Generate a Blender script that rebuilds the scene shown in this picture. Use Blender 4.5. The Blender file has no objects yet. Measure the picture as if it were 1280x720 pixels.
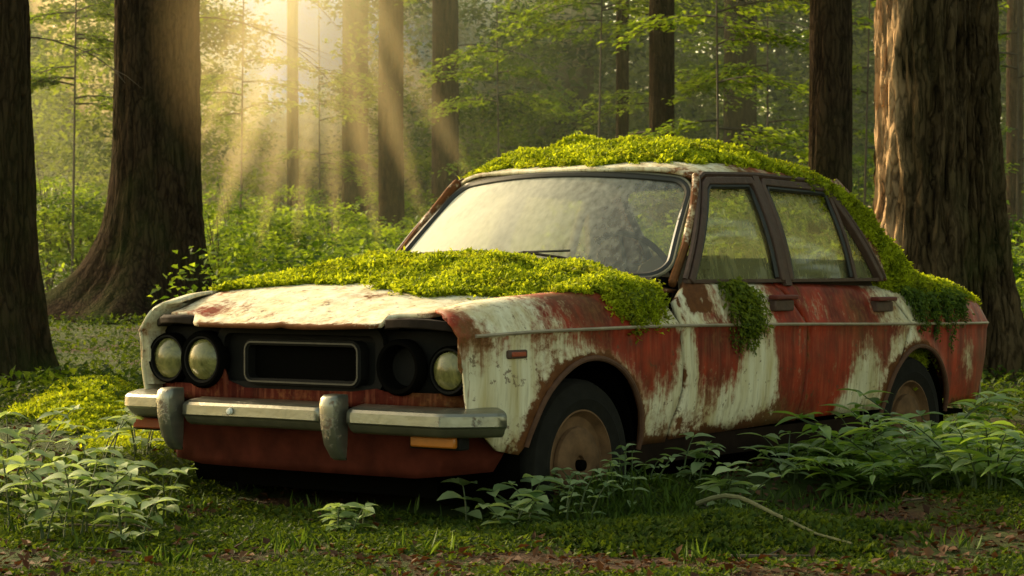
import bpy, bmesh, math, random
import numpy as np
from mathutils import Vector, Matrix, noise as mn
from mathutils.geometry import delaunay_2d_cdt

random.seed(7)
rng = np.random.default_rng(11)
sc = bpy.context.scene
COL = sc.collection
R = math.radians

# ------------------------------------------------------------------ place: camera and axes
# world x = along the car from nose to tail, world y = -s (s = lateral, car's visible flank positive), z up
CAM = Vector((-6.008, -5.4454, 0.98953))
YAW, PITCH, FPX = 0.63292, -0.0097836, 2903.35
FWD = Vector((math.cos(YAW), math.sin(YAW), 0))
RGT = Vector((math.sin(YAW), -math.cos(YAW), 0))

def sstep(a, b, x):
    t = min(1, max(0, (x - a) / (b - a))); return t * t * (3 - 2 * t)

def terrain(D, L):
    z = float(np.interp(D, [-20, 12.5, 18, 26, 36, 50, 80, 200], [.11, .12, .20, .44, .85, 1.5, 2.6, 6]))
    z += .10 * mn.noise(Vector((D * .35, L * .35, 3.1))) * min(1, max(.15, (abs(D - 9.5) - 2.5) / 4 + .15))
    z += .025 * mn.noise(Vector((D * 1.7, L * 1.7, 7.7)))
    z += .20 * math.exp(-((D - 13.2) / 1.2) ** 2 - ((L + 2.5) / .55) ** 2)     # moss mound beside the first trunk
    z += .10 * math.exp(-((D - 7.9) / .5) ** 2 - ((L - 1.75) / .5) ** 2)
    p = CAM + FWD * D + RGT * L
    if -1 < p.x < 5.2: z += .15 * math.exp(-((p.y - 1.05) / .28) ** 2) * min(1, p.x + 1, 5.2 - p.x)  # far-side bank added to keep sunlight from under the car
    z += .10 * math.exp(-((p.y + .98) / .22) ** 2) * sstep(.15, .6, p.x) * sstep(4.4, 3.6, p.x)
    return z

def W(D, L, z=None):
    p = CAM + FWD * D + RGT * L
    p.z = terrain(D, L) if z is None else z
    return p

def DL(p):
    d = Vector((p[0] - CAM.x, p[1] - CAM.y, 0))
    return d.dot(FWD), d.dot(RGT)

def across(px, D):            # lateral offset that a bearing of px gives at distance D
    return (px - 640) / FPX * D

SUN_EL = R(26)
SUN_AZ = R(46)      # left of the view axis, behind the car
_h = FWD * math.cos(SUN_AZ) - RGT * math.sin(SUN_AZ)
SUN = Vector((_h.x * math.cos(SUN_EL), _h.y * math.cos(SUN_EL), math.sin(SUN_EL)))

# ------------------------------------------------------------------ materials
class NT:
    def __init__(self, name):
        self.m = bpy.data.materials.new(name); self.m.use_nodes = True
        self.t = self.m.node_tree; self.t.nodes.clear()
        self.out = self.t.nodes.new('ShaderNodeOutputMaterial')
    def n(self, typ, **kw):
        nd = self.t.nodes.new('ShaderNode' + typ)
        for k, v in kw.items():
            if k == 'ins':
                for a, b in v.items(): self.set(nd, a, b)
            else: setattr(nd, k, v)
        return nd
    def set(self, nd, key, val):
        s = nd.inputs[key]
        if isinstance(val, bpy.types.NodeSocket): self.t.links.new(val, s)
        elif isinstance(val, bpy.types.Node): self.t.links.new(val.outputs[0], s)
        else:
            if isinstance(val, tuple) and len(val) == 3 and s.type == 'RGBA': val = (*val, 1)
            s.default_value = val
    def coord(self, scale=(1, 1, 1), kind='Object'):
        tc = self.n('TexCoord')
        return self.n('Mapping', ins={'Vector': tc.outputs[kind], 'Scale': scale}).outputs[0]
    def noise(self, vec, scale, detail=4, rough=.55, dist=0):
        return self.n('TexNoise', ins={'Vector': vec, 'Scale': scale, 'Detail': detail, 'Roughness': rough, 'Distortion': dist}).outputs[0]
    def ramp(self, fac, *stops, interp='LINEAR'):
        r = self.n('ValToRGB', ins={'Fac': fac}); e = r.color_ramp.elements; r.color_ramp.interpolation = interp
        while len(e) < len(stops): e.new(.5)
        for k, (p, c) in zip(e, stops):
            k.position = p; k.color = (*c, 1) if isinstance(c, tuple) else (c, c, c, 1)
        return r.outputs[0]
    def mix(self, fac, a, b, blend='MIX'):
        m = self.n('Mix', data_type='RGBA', blend_type=blend)
        self.set(m, 0, fac); self.set(m, 6, a); self.set(m, 7, b)
        return m.outputs[2]
    def math(self, op, a, b=0., clamp=False):
        m = self.n('Math', operation=op, use_clamp=clamp); self.set(m, 0, a); self.set(m, 1, b); return m.outputs[0]
    def attr(self, name):
        return self.n('Attribute', attribute_name=name).outputs['Fac']
    def bump(self, h, strength, dist):
        return self.n('Bump', ins={'Height': h, 'Strength': strength, 'Distance': dist}).outputs[0]
    def bsdf(self, **k):
        b = self.n('BsdfPrincipled')
        for a, v in k.items(): self.set(b, a.replace('_', ' '), v)
        return b
    def done(self, sh):
        self.t.links.new(sh.outputs[0] if isinstance(sh, bpy.types.Node) else sh, self.out.inputs[0]); return self.m

def mat_simple(name, col, rough=.6, metal=0., var=.25, scale=9., bump=0., spec=.5):
    t = NT(name); v = t.coord(); nz = t.noise(v, scale, 5)
    c = t.mix(nz, tuple(x * (1 - var) for x in col), tuple(x * (1 + var) for x in col))
    k = dict(Base_Color=c, Roughness=rough, Metallic=metal, Specular_IOR_Level=spec)
    if bump: k['Normal'] = t.bump(nz, bump, .01)
    return t.done(t.bsdf(**k))

def mat_paint(name, white=(.74, .68, .52), red=(.40, .036, .010), spec=.18, rlo=.38, wear=0.):
    t = NT(name); v = t.coord(); st = t.coord((17, 17, 1.5)); st2 = t.coord((55, 55, 4.0))
    n_st = t.noise(st, 1, 5, .6, .3); n_f = t.noise(st2, 1, 4, .6); n_b = t.noise(v, 4.5, 6, .62, .2); n_fine = t.noise(v, 38, 5, .65)
    cream = t.mix(t.ramp(n_st, (.38, 0.), (.72, 1.)), white, tuple(x * y for x, y in zip(white, (.70, .62, .42))))
    cream = t.mix(t.math('MULTIPLY', t.ramp(n_f, (.52, 0.), (.75, 1.)), .6), cream, (.20, .14, .075))
    redc = t.mix(t.ramp(n_st, (.35, 0.), (.65, 1.)), red, tuple(x * .42 for x in red)); redc = t.mix(t.ramp(n_b, (.42, 0.), (.64, .85)), redc, (.085, .014, .007))
    redc = t.mix(t.math('MULTIPLY', t.ramp(n_f, (.5, 0.), (.8, 1.)), .55), redc, (.34, .11, .055))
    st3 = t.coord((110, 110, 7.0)); n_h = t.noise(st3, 1, 3, .6); st4 = t.coord((30, 30, 1.7)); n_d = t.noise(st4, 1, 4, .55, .15)
    comb = t.math('ADD', t.math('ADD', t.math('MULTIPLY', n_d, .24), t.math('MULTIPLY', n_fine, .24)), t.math('ADD', t.math('MULTIPLY', n_h, .14), t.math('MULTIPLY', n_b, .38)))
    ra = t.math('ADD', t.attr('red'), t.math('MULTIPLY', t.math('SUBTRACT', comb, .5), 3.8))
    rm = t.ramp(ra, (.36, 0.), (.50, .65), (.70, 1.))
    edge = t.ramp(ra, (.12, 0.), (.40, 1.), (.52, 1.), (.70, 0.))
    c = t.mix(rm, cream, redc)
    c = t.mix(t.math('MULTIPLY', edge, .42), c, (.27, .105, .035))
    # long thin rust tears running down the panel
    tear = t.ramp(n_d, (.60, 0.), (.70, 1.))
    c = t.mix(t.math('MULTIPLY', tear, t.math('MULTIPLY', t.ramp(n_b, (.45, 0.), (.6, 1.)), .55)), c, (.17, .07, .026))
    # flaking chips showing primer
    chip = t.ramp(t.noise(v, 22, 6, .72), (.60, 0.), (.64, 1.))
    c = t.mix(t.math('MULTIPLY', chip, .75), c, (.10, .042, .022))
    rust = t.mix(n_fine, (.045, .016, .008), (.21, .078, .026))
    rn = t.math('ADD', t.math('MULTIPLY', n_b, .65), t.math('MULTIPLY', n_fine, .35))
    ua = t.math('ADD', t.math('ADD', t.attr('rust'), wear), t.math('MULTIPLY', t.math('SUBTRACT', rn, .5), 2.4))
    um = t.ramp(ua, (.47, 0.), (.60, 1.)); ue = t.ramp(ua, (.30, 0.), (.52, 1.))
    c = t.mix(t.math('MULTIPLY', ue, .5), c, (.25, .10, .035))
    c = t.mix(um, c, rust)
    # green film in the damp places
    g = t.ramp(t.noise(v, 2.3, 4), (.55, 0.), (.78, 1.))
    c = t.mix(t.math('MULTIPLY', g, .30), c, (.12, .14, .035))
    rough = t.mix(um, t.mix(n_b, (rlo,) * 3, (.75,) * 3), (.9,) * 3)
    h = t.math('ADD', t.math('MULTIPLY', um, -.8), t.math('MULTIPLY', n_fine, .35))
    return t.done(t.bsdf(Base_Color=c, Roughness=rough, Specular_IOR_Level=spec, Normal=t.bump(h, .45, .006)))

def mat_leaf(name, dark, light, trans=.5, rough=.45, gloss=.35, tcol=None, dead=None):
    t = NT(name); tint = t.attr('tint'); v = t.coord()
    c = t.mix(tint, dark, light)
    c = t.mix(t.math('MULTIPLY', t.noise(v, 1.1, 2), .35), c, tuple(x * .45 for x in dark))
    if dead: c = t.mix(t.math('MULTIPLY', t.ramp(t.noise(v, 7., 5, .65), (.52, 0.), (.68, 1.)), .55), c, dead)
    b = t.bsdf(Base_Color=c, Roughness=rough, Specular_IOR_Level=gloss)
    tr = t.n('BsdfTranslucent', ins={'Color': t.mix(1., c, tcol or (1.9, 1.75, .75), 'MULTIPLY')})
    m = t.n('MixShader', ins={0: trans}); t.set(m, 1, b); t.set(m, 2, tr)
    return t.done(m)

def mat_bark(name, dark, light, moss=.25, vs=1.):
    t = NT(name); v = t.coord((9 * vs, 9 * vs, 1.3 * vs)); v2 = t.coord((40 * vs, 40 * vs, 9 * vs)); v0 = t.coord()
    a = t.noise(v, 1, 6, .65, .5); b = t.noise(v2, 1, 5, .6)
    rid = t.attr('ridge')
    k = t.math('ADD', t.math('MULTIPLY', a, .55), t.math('ADD', t.math('MULTIPLY', b, .2), t.math('MULTIPLY', rid, .35)))
    vo = t.n('TexVoronoi', feature='DISTANCE_TO_EDGE', ins={'Vector': t.mix(.22, t.coord((17 * vs, 17 * vs, 2.6 * vs)), t.n('TexNoise', ins={'Vector': t.coord((5, 5, 2)), 'Scale': 1., 'Detail': 4.}).outputs[1], 'ADD') if False else t.n('VectorMath', operation='ADD', ins={0: t.coord((19 * vs, 19 * vs, 3.0 * vs)), 1: t.n('VectorMath', operation='SCALE', ins={0: t.n('TexNoise', ins={'Vector': t.coord((7, 7, 3)), 'Scale': 1., 'Detail': 5.}).outputs[1], 'Scale': 3.2}).outputs[0]}).outputs[0], 'Scale': 1., 'Randomness': 1.}).outputs[0]
    vo = t.ramp(t.math('ADD', vo, t.math('MULTIPLY', t.math('SUBTRACT', b, .5), .25)), (.0, 0.), (.22, 1.)); k = t.math('ADD', t.math('MULTIPLY', k, .80), t.math('MULTIPLY', vo, .20))
    c = t.mix(t.ramp(k, (.40, 0.), (.80, 1.)), dark, light)
    c = t.mix(t.attr('dry'), c, t.mix(t.ramp(k, (.38, 0.), (.66, 1.)), (.030, .018, .010), (.46, .30, .17)))  # pale bark colour painted where the trunk should look sunlit
    g = t.math('MULTIPLY', t.ramp(t.noise(v0, 1.7, 5), (.45, 0.), (.7, 1.)), t.attr('damp'))
    c = t.mix(t.math('MULTIPLY', g, moss * 3, True), c, (.035, .055, .012))
    return t.done(t.bsdf(Base_Color=c, Roughness=1., Specular_IOR_Level=.02, Normal=t.bump(k, 1., .05)))

def mat_ground():
    t = NT('forest_floor'); v = t.coord()
    big = t.noise(v, .9, 5, .6, .3); mid = t.noise(v, 6, 6, .65); fine = t.noise(v, 45, 6, .7); lit = t.n('TexVoronoi', ins={'Vector': v, 'Scale': 26.}).outputs['Color']
    moss = t.mix(mid, (.016, .030, .005), (.070, .100, .013))
    soil = t.mix(fine, (.012, .007, .004), (.080, .040, .019))
    soil = t.mix(.35, soil, t.mix(lit, (.03, .015, .008), (.17, .085, .04)))
    k = t.math('ADD', big, t.math('MULTIPLY', t.math('SUBTRACT', mid, .5), .35))
    c = t.mix(t.ramp(k, (.38, 0.), (.49, 1.)), soil, moss)
    h = t.math('ADD', mid, t.math('MULTIPLY', fine, .6))
    return t.done(t.bsdf(Base_Color=c, Roughness=.95, Specular_IOR_Level=.2, Normal=t.bump(h, 1., .04)))

def mat_screen(name, dirt=.55, col=(.42, .39, .30), side=False):
    t = NT(name); v = t.coord(); st = t.coord((38, 38, 1.6))
    streak = t.noise(st, 1, 2, .5, .1); cl = t.noise(v, 2.2, 2)
    sep = t.n('SeparateXYZ', ins={0: v})
    d = t.math('ADD', t.math('MULTIPLY', t.math('SUBTRACT', streak, .5), .50), t.math('MULTIPLY', t.math('SUBTRACT', cl, .5), .14))
    if side: k = t.math('ADD', d, dirt, True)
    else:    # thicker film towards the far side (world y positive): dirt plus painted sky reflection
        k = t.math('ADD', t.math('ADD', d, dirt), t.math('MULTIPLY', sep.outputs[1], .80), True); k = t.math('MAXIMUM', k, .12)
    film = t.n('MixShader', ins={0: .32})
    t.set(film, 1, t.n('BsdfDiffuse', ins={'Color': col})); t.set(film, 2, t.n('BsdfTranslucent', ins={'Color': col}))
    gl = t.n('BsdfGlossy', ins={'Color': (1, 1, 1, 1), 'Roughness': .06})
    tr = t.n('BsdfTransparent', ins={'Color': (.80, .83, .74, 1)})
    fr = t.n('Fresnel', ins={'IOR': 1.45})
    clear = t.n('MixShader', ins={0: fr.outputs[0]}); t.set(clear, 1, tr); t.set(clear, 2, gl)
    m = t.n('MixShader', ins={0: k}); t.set(m, 1, clear); t.set(m, 2, film)
    return t.done(m)

M = {}
M['paint'] = mat_paint('flaking_paint')
M['bonnet'] = mat_paint('bonnet_paint', (.78, .72, .57), spec=.12, rlo=.65, wear=.0)
M['valance'] = mat_simple('shaded_red_paint', (.068, .014, .008), .85, 0, .85, 11, .5, .08)  # red darkened to imitate the shadow below the bumper
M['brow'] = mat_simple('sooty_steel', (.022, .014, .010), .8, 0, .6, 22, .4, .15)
M['low'] = mat_paint('low_red_paint', (.14, .10, .06), (.075, .010, .006), spec=.05, rlo=.8)  # darker copy of the flaking paint, with shade put into its colours
M['rust'] = mat_simple('rusty_steel', (.10, .042, .022), .85, .1, .55, 25, .5)
M['frame'] = mat_simple('frame_paint', (.075, .038, .026), .7, 0, .55, 30, .4)
M['black'] = mat_simple('black_metal', (.008, .007, .006), .8, 0, .5, 14, spec=.15)
M['void'] = mat_simple('dark_interior', (.004, .0036, .003), 1., 0, .2, spec=.0)
M['rubber'] = mat_simple('rubber_seal', (.016, .015, .013), .55, 0, .4, 20)
M['tyre'] = mat_simple('tyre_rubber', (.013, .0115, .0095), .95, 0, .6, 18, .4, .2)
t = NT('pitted_chrome'); v = t.coord(); n1 = t.noise(v, 9, 6, .65); n2 = t.noise(v, 60, 5, .7); n3 = t.noise(t.coord((3, 3, 30)), 1, 4)
rs_ = t.ramp(t.math('ADD', t.math('MULTIPLY', n1, .6), t.math('MULTIPLY', n2, .4)), (.57, 0.), (.64, 1.))
cc = t.mix(n3, (.17, .165, .135), (.34, .325, .26)); cc = t.mix(t.math('MULTIPLY', rs_, .8), cc, t.mix(n2, (.05, .025, .012), (.17, .09, .04)))
M['chrome'] = t.done(t.bsdf(Base_Color=cc, Roughness=t.mix(rs_, t.mix(n1, (.22,) * 3, (.45,) * 3), (.85,) * 3), Metallic=t.mix(rs_, (.8,) * 3, (.1,) * 3), Normal=t.bump(t.math('ADD', n1, t.math('MULTIPLY', rs_, -.5)), .35, .008)))
M['chrome_dark'] = mat_simple('dark_chrome', (.15, .14, .10), .5, .5, .5, 14, .2)
M['redpaint'] = mat_simple('dull_red_paint', (.13, .018, .010), .65, 0, .6, 7, .3)
M['rim'] = mat_simple('rusty_wheel', (.14, .075, .038), .85, .0, .75, 19, .5, .2)
M['amber'] = mat_simple('amber_lens', (.42, .13, .012), .3, 0, .3, 30)
M['redlens'] = mat_simple('red_lens', (.30, .045, .015), .35, 0, .3, 30)
M['trim'] = mat_simple('worn_trim', (.055, .05, .04), .5, .3, .5, 18)
M['dirt'] = mat_simple('rotten_sill', (.016, .009, .006), .95, 0, .7, 12, .5, .1)
M['mould'] = mat_simple('worn_moulding', (.34, .27, .19), .45, .25, .6, 14)
M['card'] = mat_simple('door_card', (.040, .026, .017), .8, 0, .6, 7, .3, .2)
M['seat'] = mat_simple('seat_vinyl', (.06, .048, .034), .7, 0, .4, 6, .2)
t = NT('clouded_lens'); v = t.coord(); n1 = t.noise(v, 14, 5, .6, .8); n2 = t.noise(v, 55, 3)
lc = t.mix(t.ramp(n1, (.36, 0.), (.66, 1.)), (.045, .05, .012), (.27, .25, .085)); lc = t.mix(t.math('MULTIPLY', n2, .35), lc, (.16, .13, .05))
M['lamp'] = t.done(t.bsdf(Base_Color=lc, Roughness=t.mix(n1, (.10,) * 3, (.35,) * 3), Specular_IOR_Level=.6, Normal=t.bump(n2, .15, .004)))
M['lampin'] = mat_simple('reflector', (.5, .47, .2), .2, .7, .3, 14)
M['screen'] = mat_screen('dirty_windscreen', .56, (.86, .83, .71))
M['glass'] = mat_screen('dusty_glass', .30, (.66, .63, .30), side=True)
M['moss'] = mat_leaf('bright_moss', (.12, .17, .006), (.64, .70, .035), .45, .6, .15, (1.35, 1.3, .6), (.15, .125, .020))
M['darkmoss'] = mat_leaf('deep_moss', (.035, .075, .010), (.17, .24, .03), .4, .6, .2)
M['midmoss'] = mat_leaf('green_moss', (.06, .10, .008), (.26, .30, .025), .42, .6, .2)
M['ground_moss'] = mat_leaf('floor_moss', (.022, .046, .006), (.095, .135, .016), .35, .7, .15)
M['leaf'] = mat_leaf('broad_leaf', (.08, .15, .04), (.46, .56, .28), .38, .5, .3, (1.6, 1.6, .8))
M['fern'] = mat_leaf('long_leaf', (.06, .14, .018), (.32, .46, .11), .42, .4, .45)
M['shrub'] = mat_leaf('shrub_leaf', (.05, .10, .011), (.31, .42, .045), .50, .5, .35)
M['beech'] = mat_leaf('beech_leaf', (.05, .095, .010), (.23, .31, .040), .55, .5, .3)
M['beech2'] = mat_leaf('shade_leaf', (.03, .055, .008), (.21, .27, .028), .5, .6, .2)
M['far'] = mat_leaf('far_leaf', (.022, .040, .008), (.20, .26, .03), .5, .6, .2)
M['dim'] = mat_leaf('dim_leaf', (.014, .028, .006), (.13, .18, .024), .45, .6, .2)
M['blade'] = mat_leaf('grass_blade', (.03, .065, .009), (.12, .19, .03), .4, .6, .2)
M['litter'] = mat_leaf('dead_leaf', (.030, .013, .007), (.15, .075, .033), .15, .8, .2, (1.4, .9, .5))
M['stem'] = mat_simple('plant_stem', (.045, .07, .02), .6, 0, .3)
M['twig'] = mat_simple('dry_twig', (.085, .065, .042), .9, 0, .4, 30)
M['mossy_twig'] = mat_simple('mossy_twig', (.10, .105, .045), .9, 0, .5, 30)
M['bark'] = mat_bark('brown_bark', (.008, .0055, .004), (.052, .034, .019), .2)
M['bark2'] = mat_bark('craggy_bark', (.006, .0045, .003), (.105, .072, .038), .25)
M['bark_red'] = mat_bark('reddish_bark', (.020, .012, .008), (.085, .05, .03), .1)
M['ground'] = mat_ground()

# ------------------------------------------------------------------ object helpers
def link(name, me, parent=None, mats=()):
    o = bpy.data.objects.new(name, me); COL.objects.link(o)
    for m in (mats if isinstance(mats, (list, tuple)) else [mats]): me.materials.append(m)
    if parent is not None:
        o.parent = parent
        if parent.parent is None and parent.type == 'EMPTY': o.matrix_parent_inverse = Matrix.Translation(-parent.location)
    return o

def mesh(name, V, F, mat, parent=None, smooth=True, attrs=None):
    me = bpy.data.meshes.new(name)
    V = np.asarray(V, dtype=float)
    me.from_pydata(V, [], F if isinstance(F, list) else np.asarray(F))
    if smooth: me.polygons.foreach_set('use_smooth', np.ones(len(me.polygons), bool))
    for k, a in (attrs or {}).items():
        at = me.attributes.new(k, 'FLOAT', 'POINT'); at.data.foreach_set('value', np.asarray(a, np.float32))
    me.update()
    return link(name, me, parent, mat)

def tag(o, label=None, cat=None, group=None, kind=None):
    for k, v in (('label', label), ('category', cat), ('group', group), ('kind', kind)):
        if v: o[k] = v
    return o

def thing(name, label, cat, loc=(0, 0, 0), group=None):
    o = bpy.data.objects.new(name, None); COL.objects.link(o); o.location = loc; o.empty_display_size = .1
    return tag(o, label, cat, group)

class MB:
    """collects vertices and faces of one mesh"""
    def __init__(s): s.v = []; s.f = []
    def add(s, V, F):
        k = len(s.v); s.v += [tuple(p) for p in V]; s.f += [tuple(i + k for i in f) for f in F]; return s
    def grid(s, rows, cyc_u=False, cyc_v=False):
        n, m = len(rows), len(rows[0]); k = len(s.v)
        for r in rows: s.v += [tuple(p) for p in r]
        for i in range(n if cyc_u else n - 1):
            for j in range(m if cyc_v else m - 1):
                a, b = i, (i + 1) % n; c, d = j, (j + 1) % m
                s.f.append((k + a * m + c, k + b * m + c, k + b * m + d, k + a * m + d))
        return s
    def box(s, c, d):
        x, y, z = c; a, b, e = d[0] / 2, d[1] / 2, d[2] / 2
        V = [(x + i * a, y + j * b, z + k * e) for i in (-1, 1) for j in (-1, 1) for k in (-1, 1)]
        return s.add(V, [(0, 1, 3, 2), (4, 6, 7, 5), (0, 4, 5, 1), (2, 3, 7, 6), (0, 2, 6, 4), (1, 5, 7, 3)])
    def sweep(s, path, prof, up=(0, 0, 1), closed=False, scale=None, cap=True):
        """prof: list of (a,b) in the frame side=up x tangent, up"""
        P = [Vector(p) for p in path]; n = len(P); rows = []
        for i, p in enumerate(P):
            a = P[(i - 1) % n] if (closed or i > 0) else p; b = P[(i + 1) % n] if (closed or i < n - 1) else p
            t = (b - a).normalized(); u = up(i, p) if callable(up) else Vector(up)
            sd = u.cross(t).normalized(); uu = t.cross(sd).normalized(); k = scale[i] if scale else 1
            rows.append([p + sd * (x * k) + uu * (y * k) for x, y in prof])
        k0 = len(s.v); s.grid(rows, closed, True)
        if cap and not closed:
            m = len(prof); s.f.append(tuple(k0 + j for j in range(m))[::-1]); s.f.append(tuple(k0 + (n - 1) * m + j for j in range(m)))
        return s
    def tube(s, path, r, seg=8, up=None, closed=False):
        prof = [(math.cos(2 * math.pi * k / seg), math.sin(2 * math.pi * k / seg)) for k in range(seg)]
        rr = [r] * len(path) if not isinstance(r, (list, tuple)) else r
        d = Vector(path[-1]) - Vector(path[0]) if not closed else Vector((0, 0, 1))
        u = up or ((1, .13, .07) if abs(d.normalized().z) > .7 else (.03, .05, 1))
        return s.sweep(path, prof, u, closed, rr)
    def lathe(s, prof, c, axis=(0, 1, 0), seg=40):
        """prof: (radius, offset along axis)"""
        ax = Vector(axis).normalized(); a = ax.orthogonal().normalized(); b = ax.cross(a); c = Vector(c)
        rows = [[c + ax * h + (a * math.cos(2 * math.pi * k / seg) + b * math.sin(2 * math.pi * k / seg)) * max(r, 1e-4) for k in range(seg)] for r, h in prof]
        return s.grid(rows, False, True)
    def build(s, name, mat, parent=None, smooth=True, bev=0, attrs=None, angle=35):
        o = mesh(name, s.v, s.f, mat, parent, smooth, attrs)
        bm = bmesh.new(); bm.from_mesh(o.data); bmesh.ops.recalc_face_normals(bm, faces=bm.faces)
        if smooth:
            for e in bm.edges:
                if len(e.link_faces) == 2 and e.calc_face_angle(0) > R(angle): e.smooth = False
        bm.to_mesh(o.data); bm.free()
        if bev:
            m = o.modifiers.new('edges', 'BEVEL'); m.width = bev; m.segments = 2; m.limit_method = 'ANGLE'; m.angle_limit = R(40)
        return o

def dens(loop, step, closed=True):
    out = []; n = len(loop)
    for i in range(n if closed else n - 1):
        a, b = Vector(loop[i]), Vector(loop[(i + 1) % n]); k = max(1, int((b - a).length / step + .5))
        out += [a.lerp(b, j / k) for j in range(k)]
    if not closed: out.append(Vector(loop[-1]))
    return out

def inside(p, L):
    c = False; n = len(L); x, y = p
    for i in range(n):
        (x1, y1), (x2, y2) = L[i], L[i - 1]
        if (y1 > y) != (y2 > y) and x < (x2 - x1) * (y - y1) / (y2 - y1) + x1: c = not c
    return c

def panel2(outline, step, rows=None):
    """triangulate a 2-D outline with interior points -> points, triangles"""
    B = dens([Vector(p) for p in outline], step); A = np.array([tuple(p) for p in B])
    x0, y0 = A.min(0); x1, y1 = A.max(0)
    ys = rows if rows is not None else np.arange(y0 + step * .7, y1, step)
    pts = []
    L = [tuple(p) for p in B]
    for j, y in enumerate(ys):
        for x in np.arange(x0 + step * (.5 if j % 2 else .9), x1, step):
            if inside((x, y), L) and np.min(np.hypot(A[:, 0] - x, A[:, 1] - y)) > step * .55: pts.append(Vector((x, y)))
    n = len(B)
    res = delaunay_2d_cdt(B + pts, [(i, (i + 1) % n) for i in range(n)], [], 1, 1e-6)
    return [tuple(p) for p in res[0]], [tuple(f) for f in res[2]]

def panel(name, outline, fmap, mat, parent, step=.035, thick=.012, rows=None, out=None, fattr=None, dent=.003):
    P, T = panel2(outline, step, rows)
    V = []
    for p in P:
        q = Vector(fmap(*p))
        if dent: q += Vector((mn.noise(q * 2.1), mn.noise(q * 2.1 + Vector((9, 1, 4))), mn.noise(q * 2.1 + Vector((3, 7, 2))))) * dent
        V.append(q)
    n = Vector((0, 0, 0))
    for a, b, c in T: n += (V[b] - V[a]).cross(V[c] - V[a])
    if out is not None and n.dot(Vector(out)) < 0: T = [t[::-1] for t in T]
    at = {}
    if fattr:
        aa = [fattr(p, v) for p, v in zip(P, V)]
        at = {'red': [a[0] for a in aa], 'rust': [a[1] for a in aa]}
    o = mesh(name, V, T, mat, parent, True, at)
    if thick:
        m = o.modifiers.new('sheet', 'SOLIDIFY'); m.thickness = thick; m.offset = -1
    return o


# leaf clouds -----------------------------------------------------------------
def unit(a): return a / np.maximum(np.linalg.norm(a, axis=1, keepdims=True), 1e-9)

def leaf_cloud(pos, tip, nrm, ln, wd, tint, fold=.18, droop=.12):
    """small folded four-point leaves -> V, F, tint"""
    pos = np.asarray(pos); tip = unit(np.asarray(tip)); side = unit(np.cross(tip, nrm)); nn = np.cross(side, tip)
    ln = np.asarray(ln)[:, None]; wd = np.asarray(wd)[:, None]
    a = pos; d = pos + tip * ln - nn * ln * droop; m = pos + tip * ln * .45
    b = m + side * wd * .5 + nn * wd * fold; c = m - side * wd * .5 + nn * wd * fold
    V = np.stack([a, b, d, c], 1).reshape(-1, 3); k = np.arange(len(pos))[:, None] * 4
    F = np.concatenate([k + [0, 1, 2], k + [0, 2, 3]], 1).reshape(-1, 3)
    return V, F, np.repeat(tint, 4)

def leaf_fine(pos, tip, nrm, ln, wd, tint, fold=.16, droop=.35):
    """bigger leaves with a curved midrib and a rounded outline"""
    pos = np.asarray(pos, float); tip = unit(np.asarray(tip, float)); side = unit(np.cross(tip, nrm)); nn = np.cross(side, tip)
    ln = np.asarray(ln)[:, None]; wd = np.asarray(wd)[:, None]
    st = [(.0, 0), (.12, .55), (.3, .97), (.5, 1.), (.72, .68), (.9, .25), (1., 0)]
    P = []
    for t, w in st:
        m = pos + tip * ln * t - nn * ln * droop * t * t
        if w == 0: P.append(m)
        else: P += [m + side * wd * .5 * w + nn * wd * fold * w, m, m - side * wd * .5 * w + nn * wd * fold * w]
    V = np.stack(P, 1).reshape(-1, 3); n = len(P)
    f = [(0, 1, 2), (0, 2, 3)]
    for i in range(4):
        a = 1 + 3 * i; b = a + 3
        f += [(a, b, b + 1), (a, b + 1, a + 1), (a + 1, b + 1, b + 2), (a + 1, b + 2, a + 2)]
    f += [(13, 16, 14), (14, 16, 15)]
    F = (np.arange(len(pos))[:, None, None] * n + np.array(f)[None]).reshape(-1, 3)
    return V, F, np.repeat(tint, n)

def join_parts(parts):
    V, F, T = [], [], []; k = 0
    for v, f, t in parts:
        V.append(v); F.append(np.asarray(f) + k); T.append(t); k += len(v)
    return np.concatenate(V), np.concatenate(F), np.concatenate(T)

def rand_dirs(n):
    return unit(rng.normal(size=(n, 3)))

# ------------------------------------------------------------------ the car
car = thing('abandoned_car', 'rusty red and cream old four-door saloon with moss on bonnet and roof', 'car', (2.2, 0, 0))

def zc(u): return float(np.interp(u, [0, .1, .48, 1.1, 1.4, 2.2, 3.3, 4.3], [.745, .751, .763, .766, .764, .753, .731, .716]))
def Wd(u): return float(np.interp(u, [.05, .12, .2, .35, .6, 1, 2.6, 3.2, 3.7, 4.0, 4.2, 4.3], [.715, .752, .772, .79, .808, .822, .822, .815, .797, .775, .745, .715]))
LOW = ([-.50, -.42, -.30, -.15, -.02, -.010, -.004, 0], [-.062, -.036, -.010, .002, -.001, .000, .006, .006])
DOOR_S = ([0, .006, .012, .03, .10, .15, .165], [.006, .004, -.003, -.010, -.034, -.058, -.080])
def arch_bump(u, z, side):
    s = 0
    for c, r in ((.77, .355), (3.34, .335)):
        d = math.hypot(u - c, (z - .305)) - r
        if d > -.02: s += .016 * math.exp(-(d / .035) ** 2)
    return s

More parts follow.
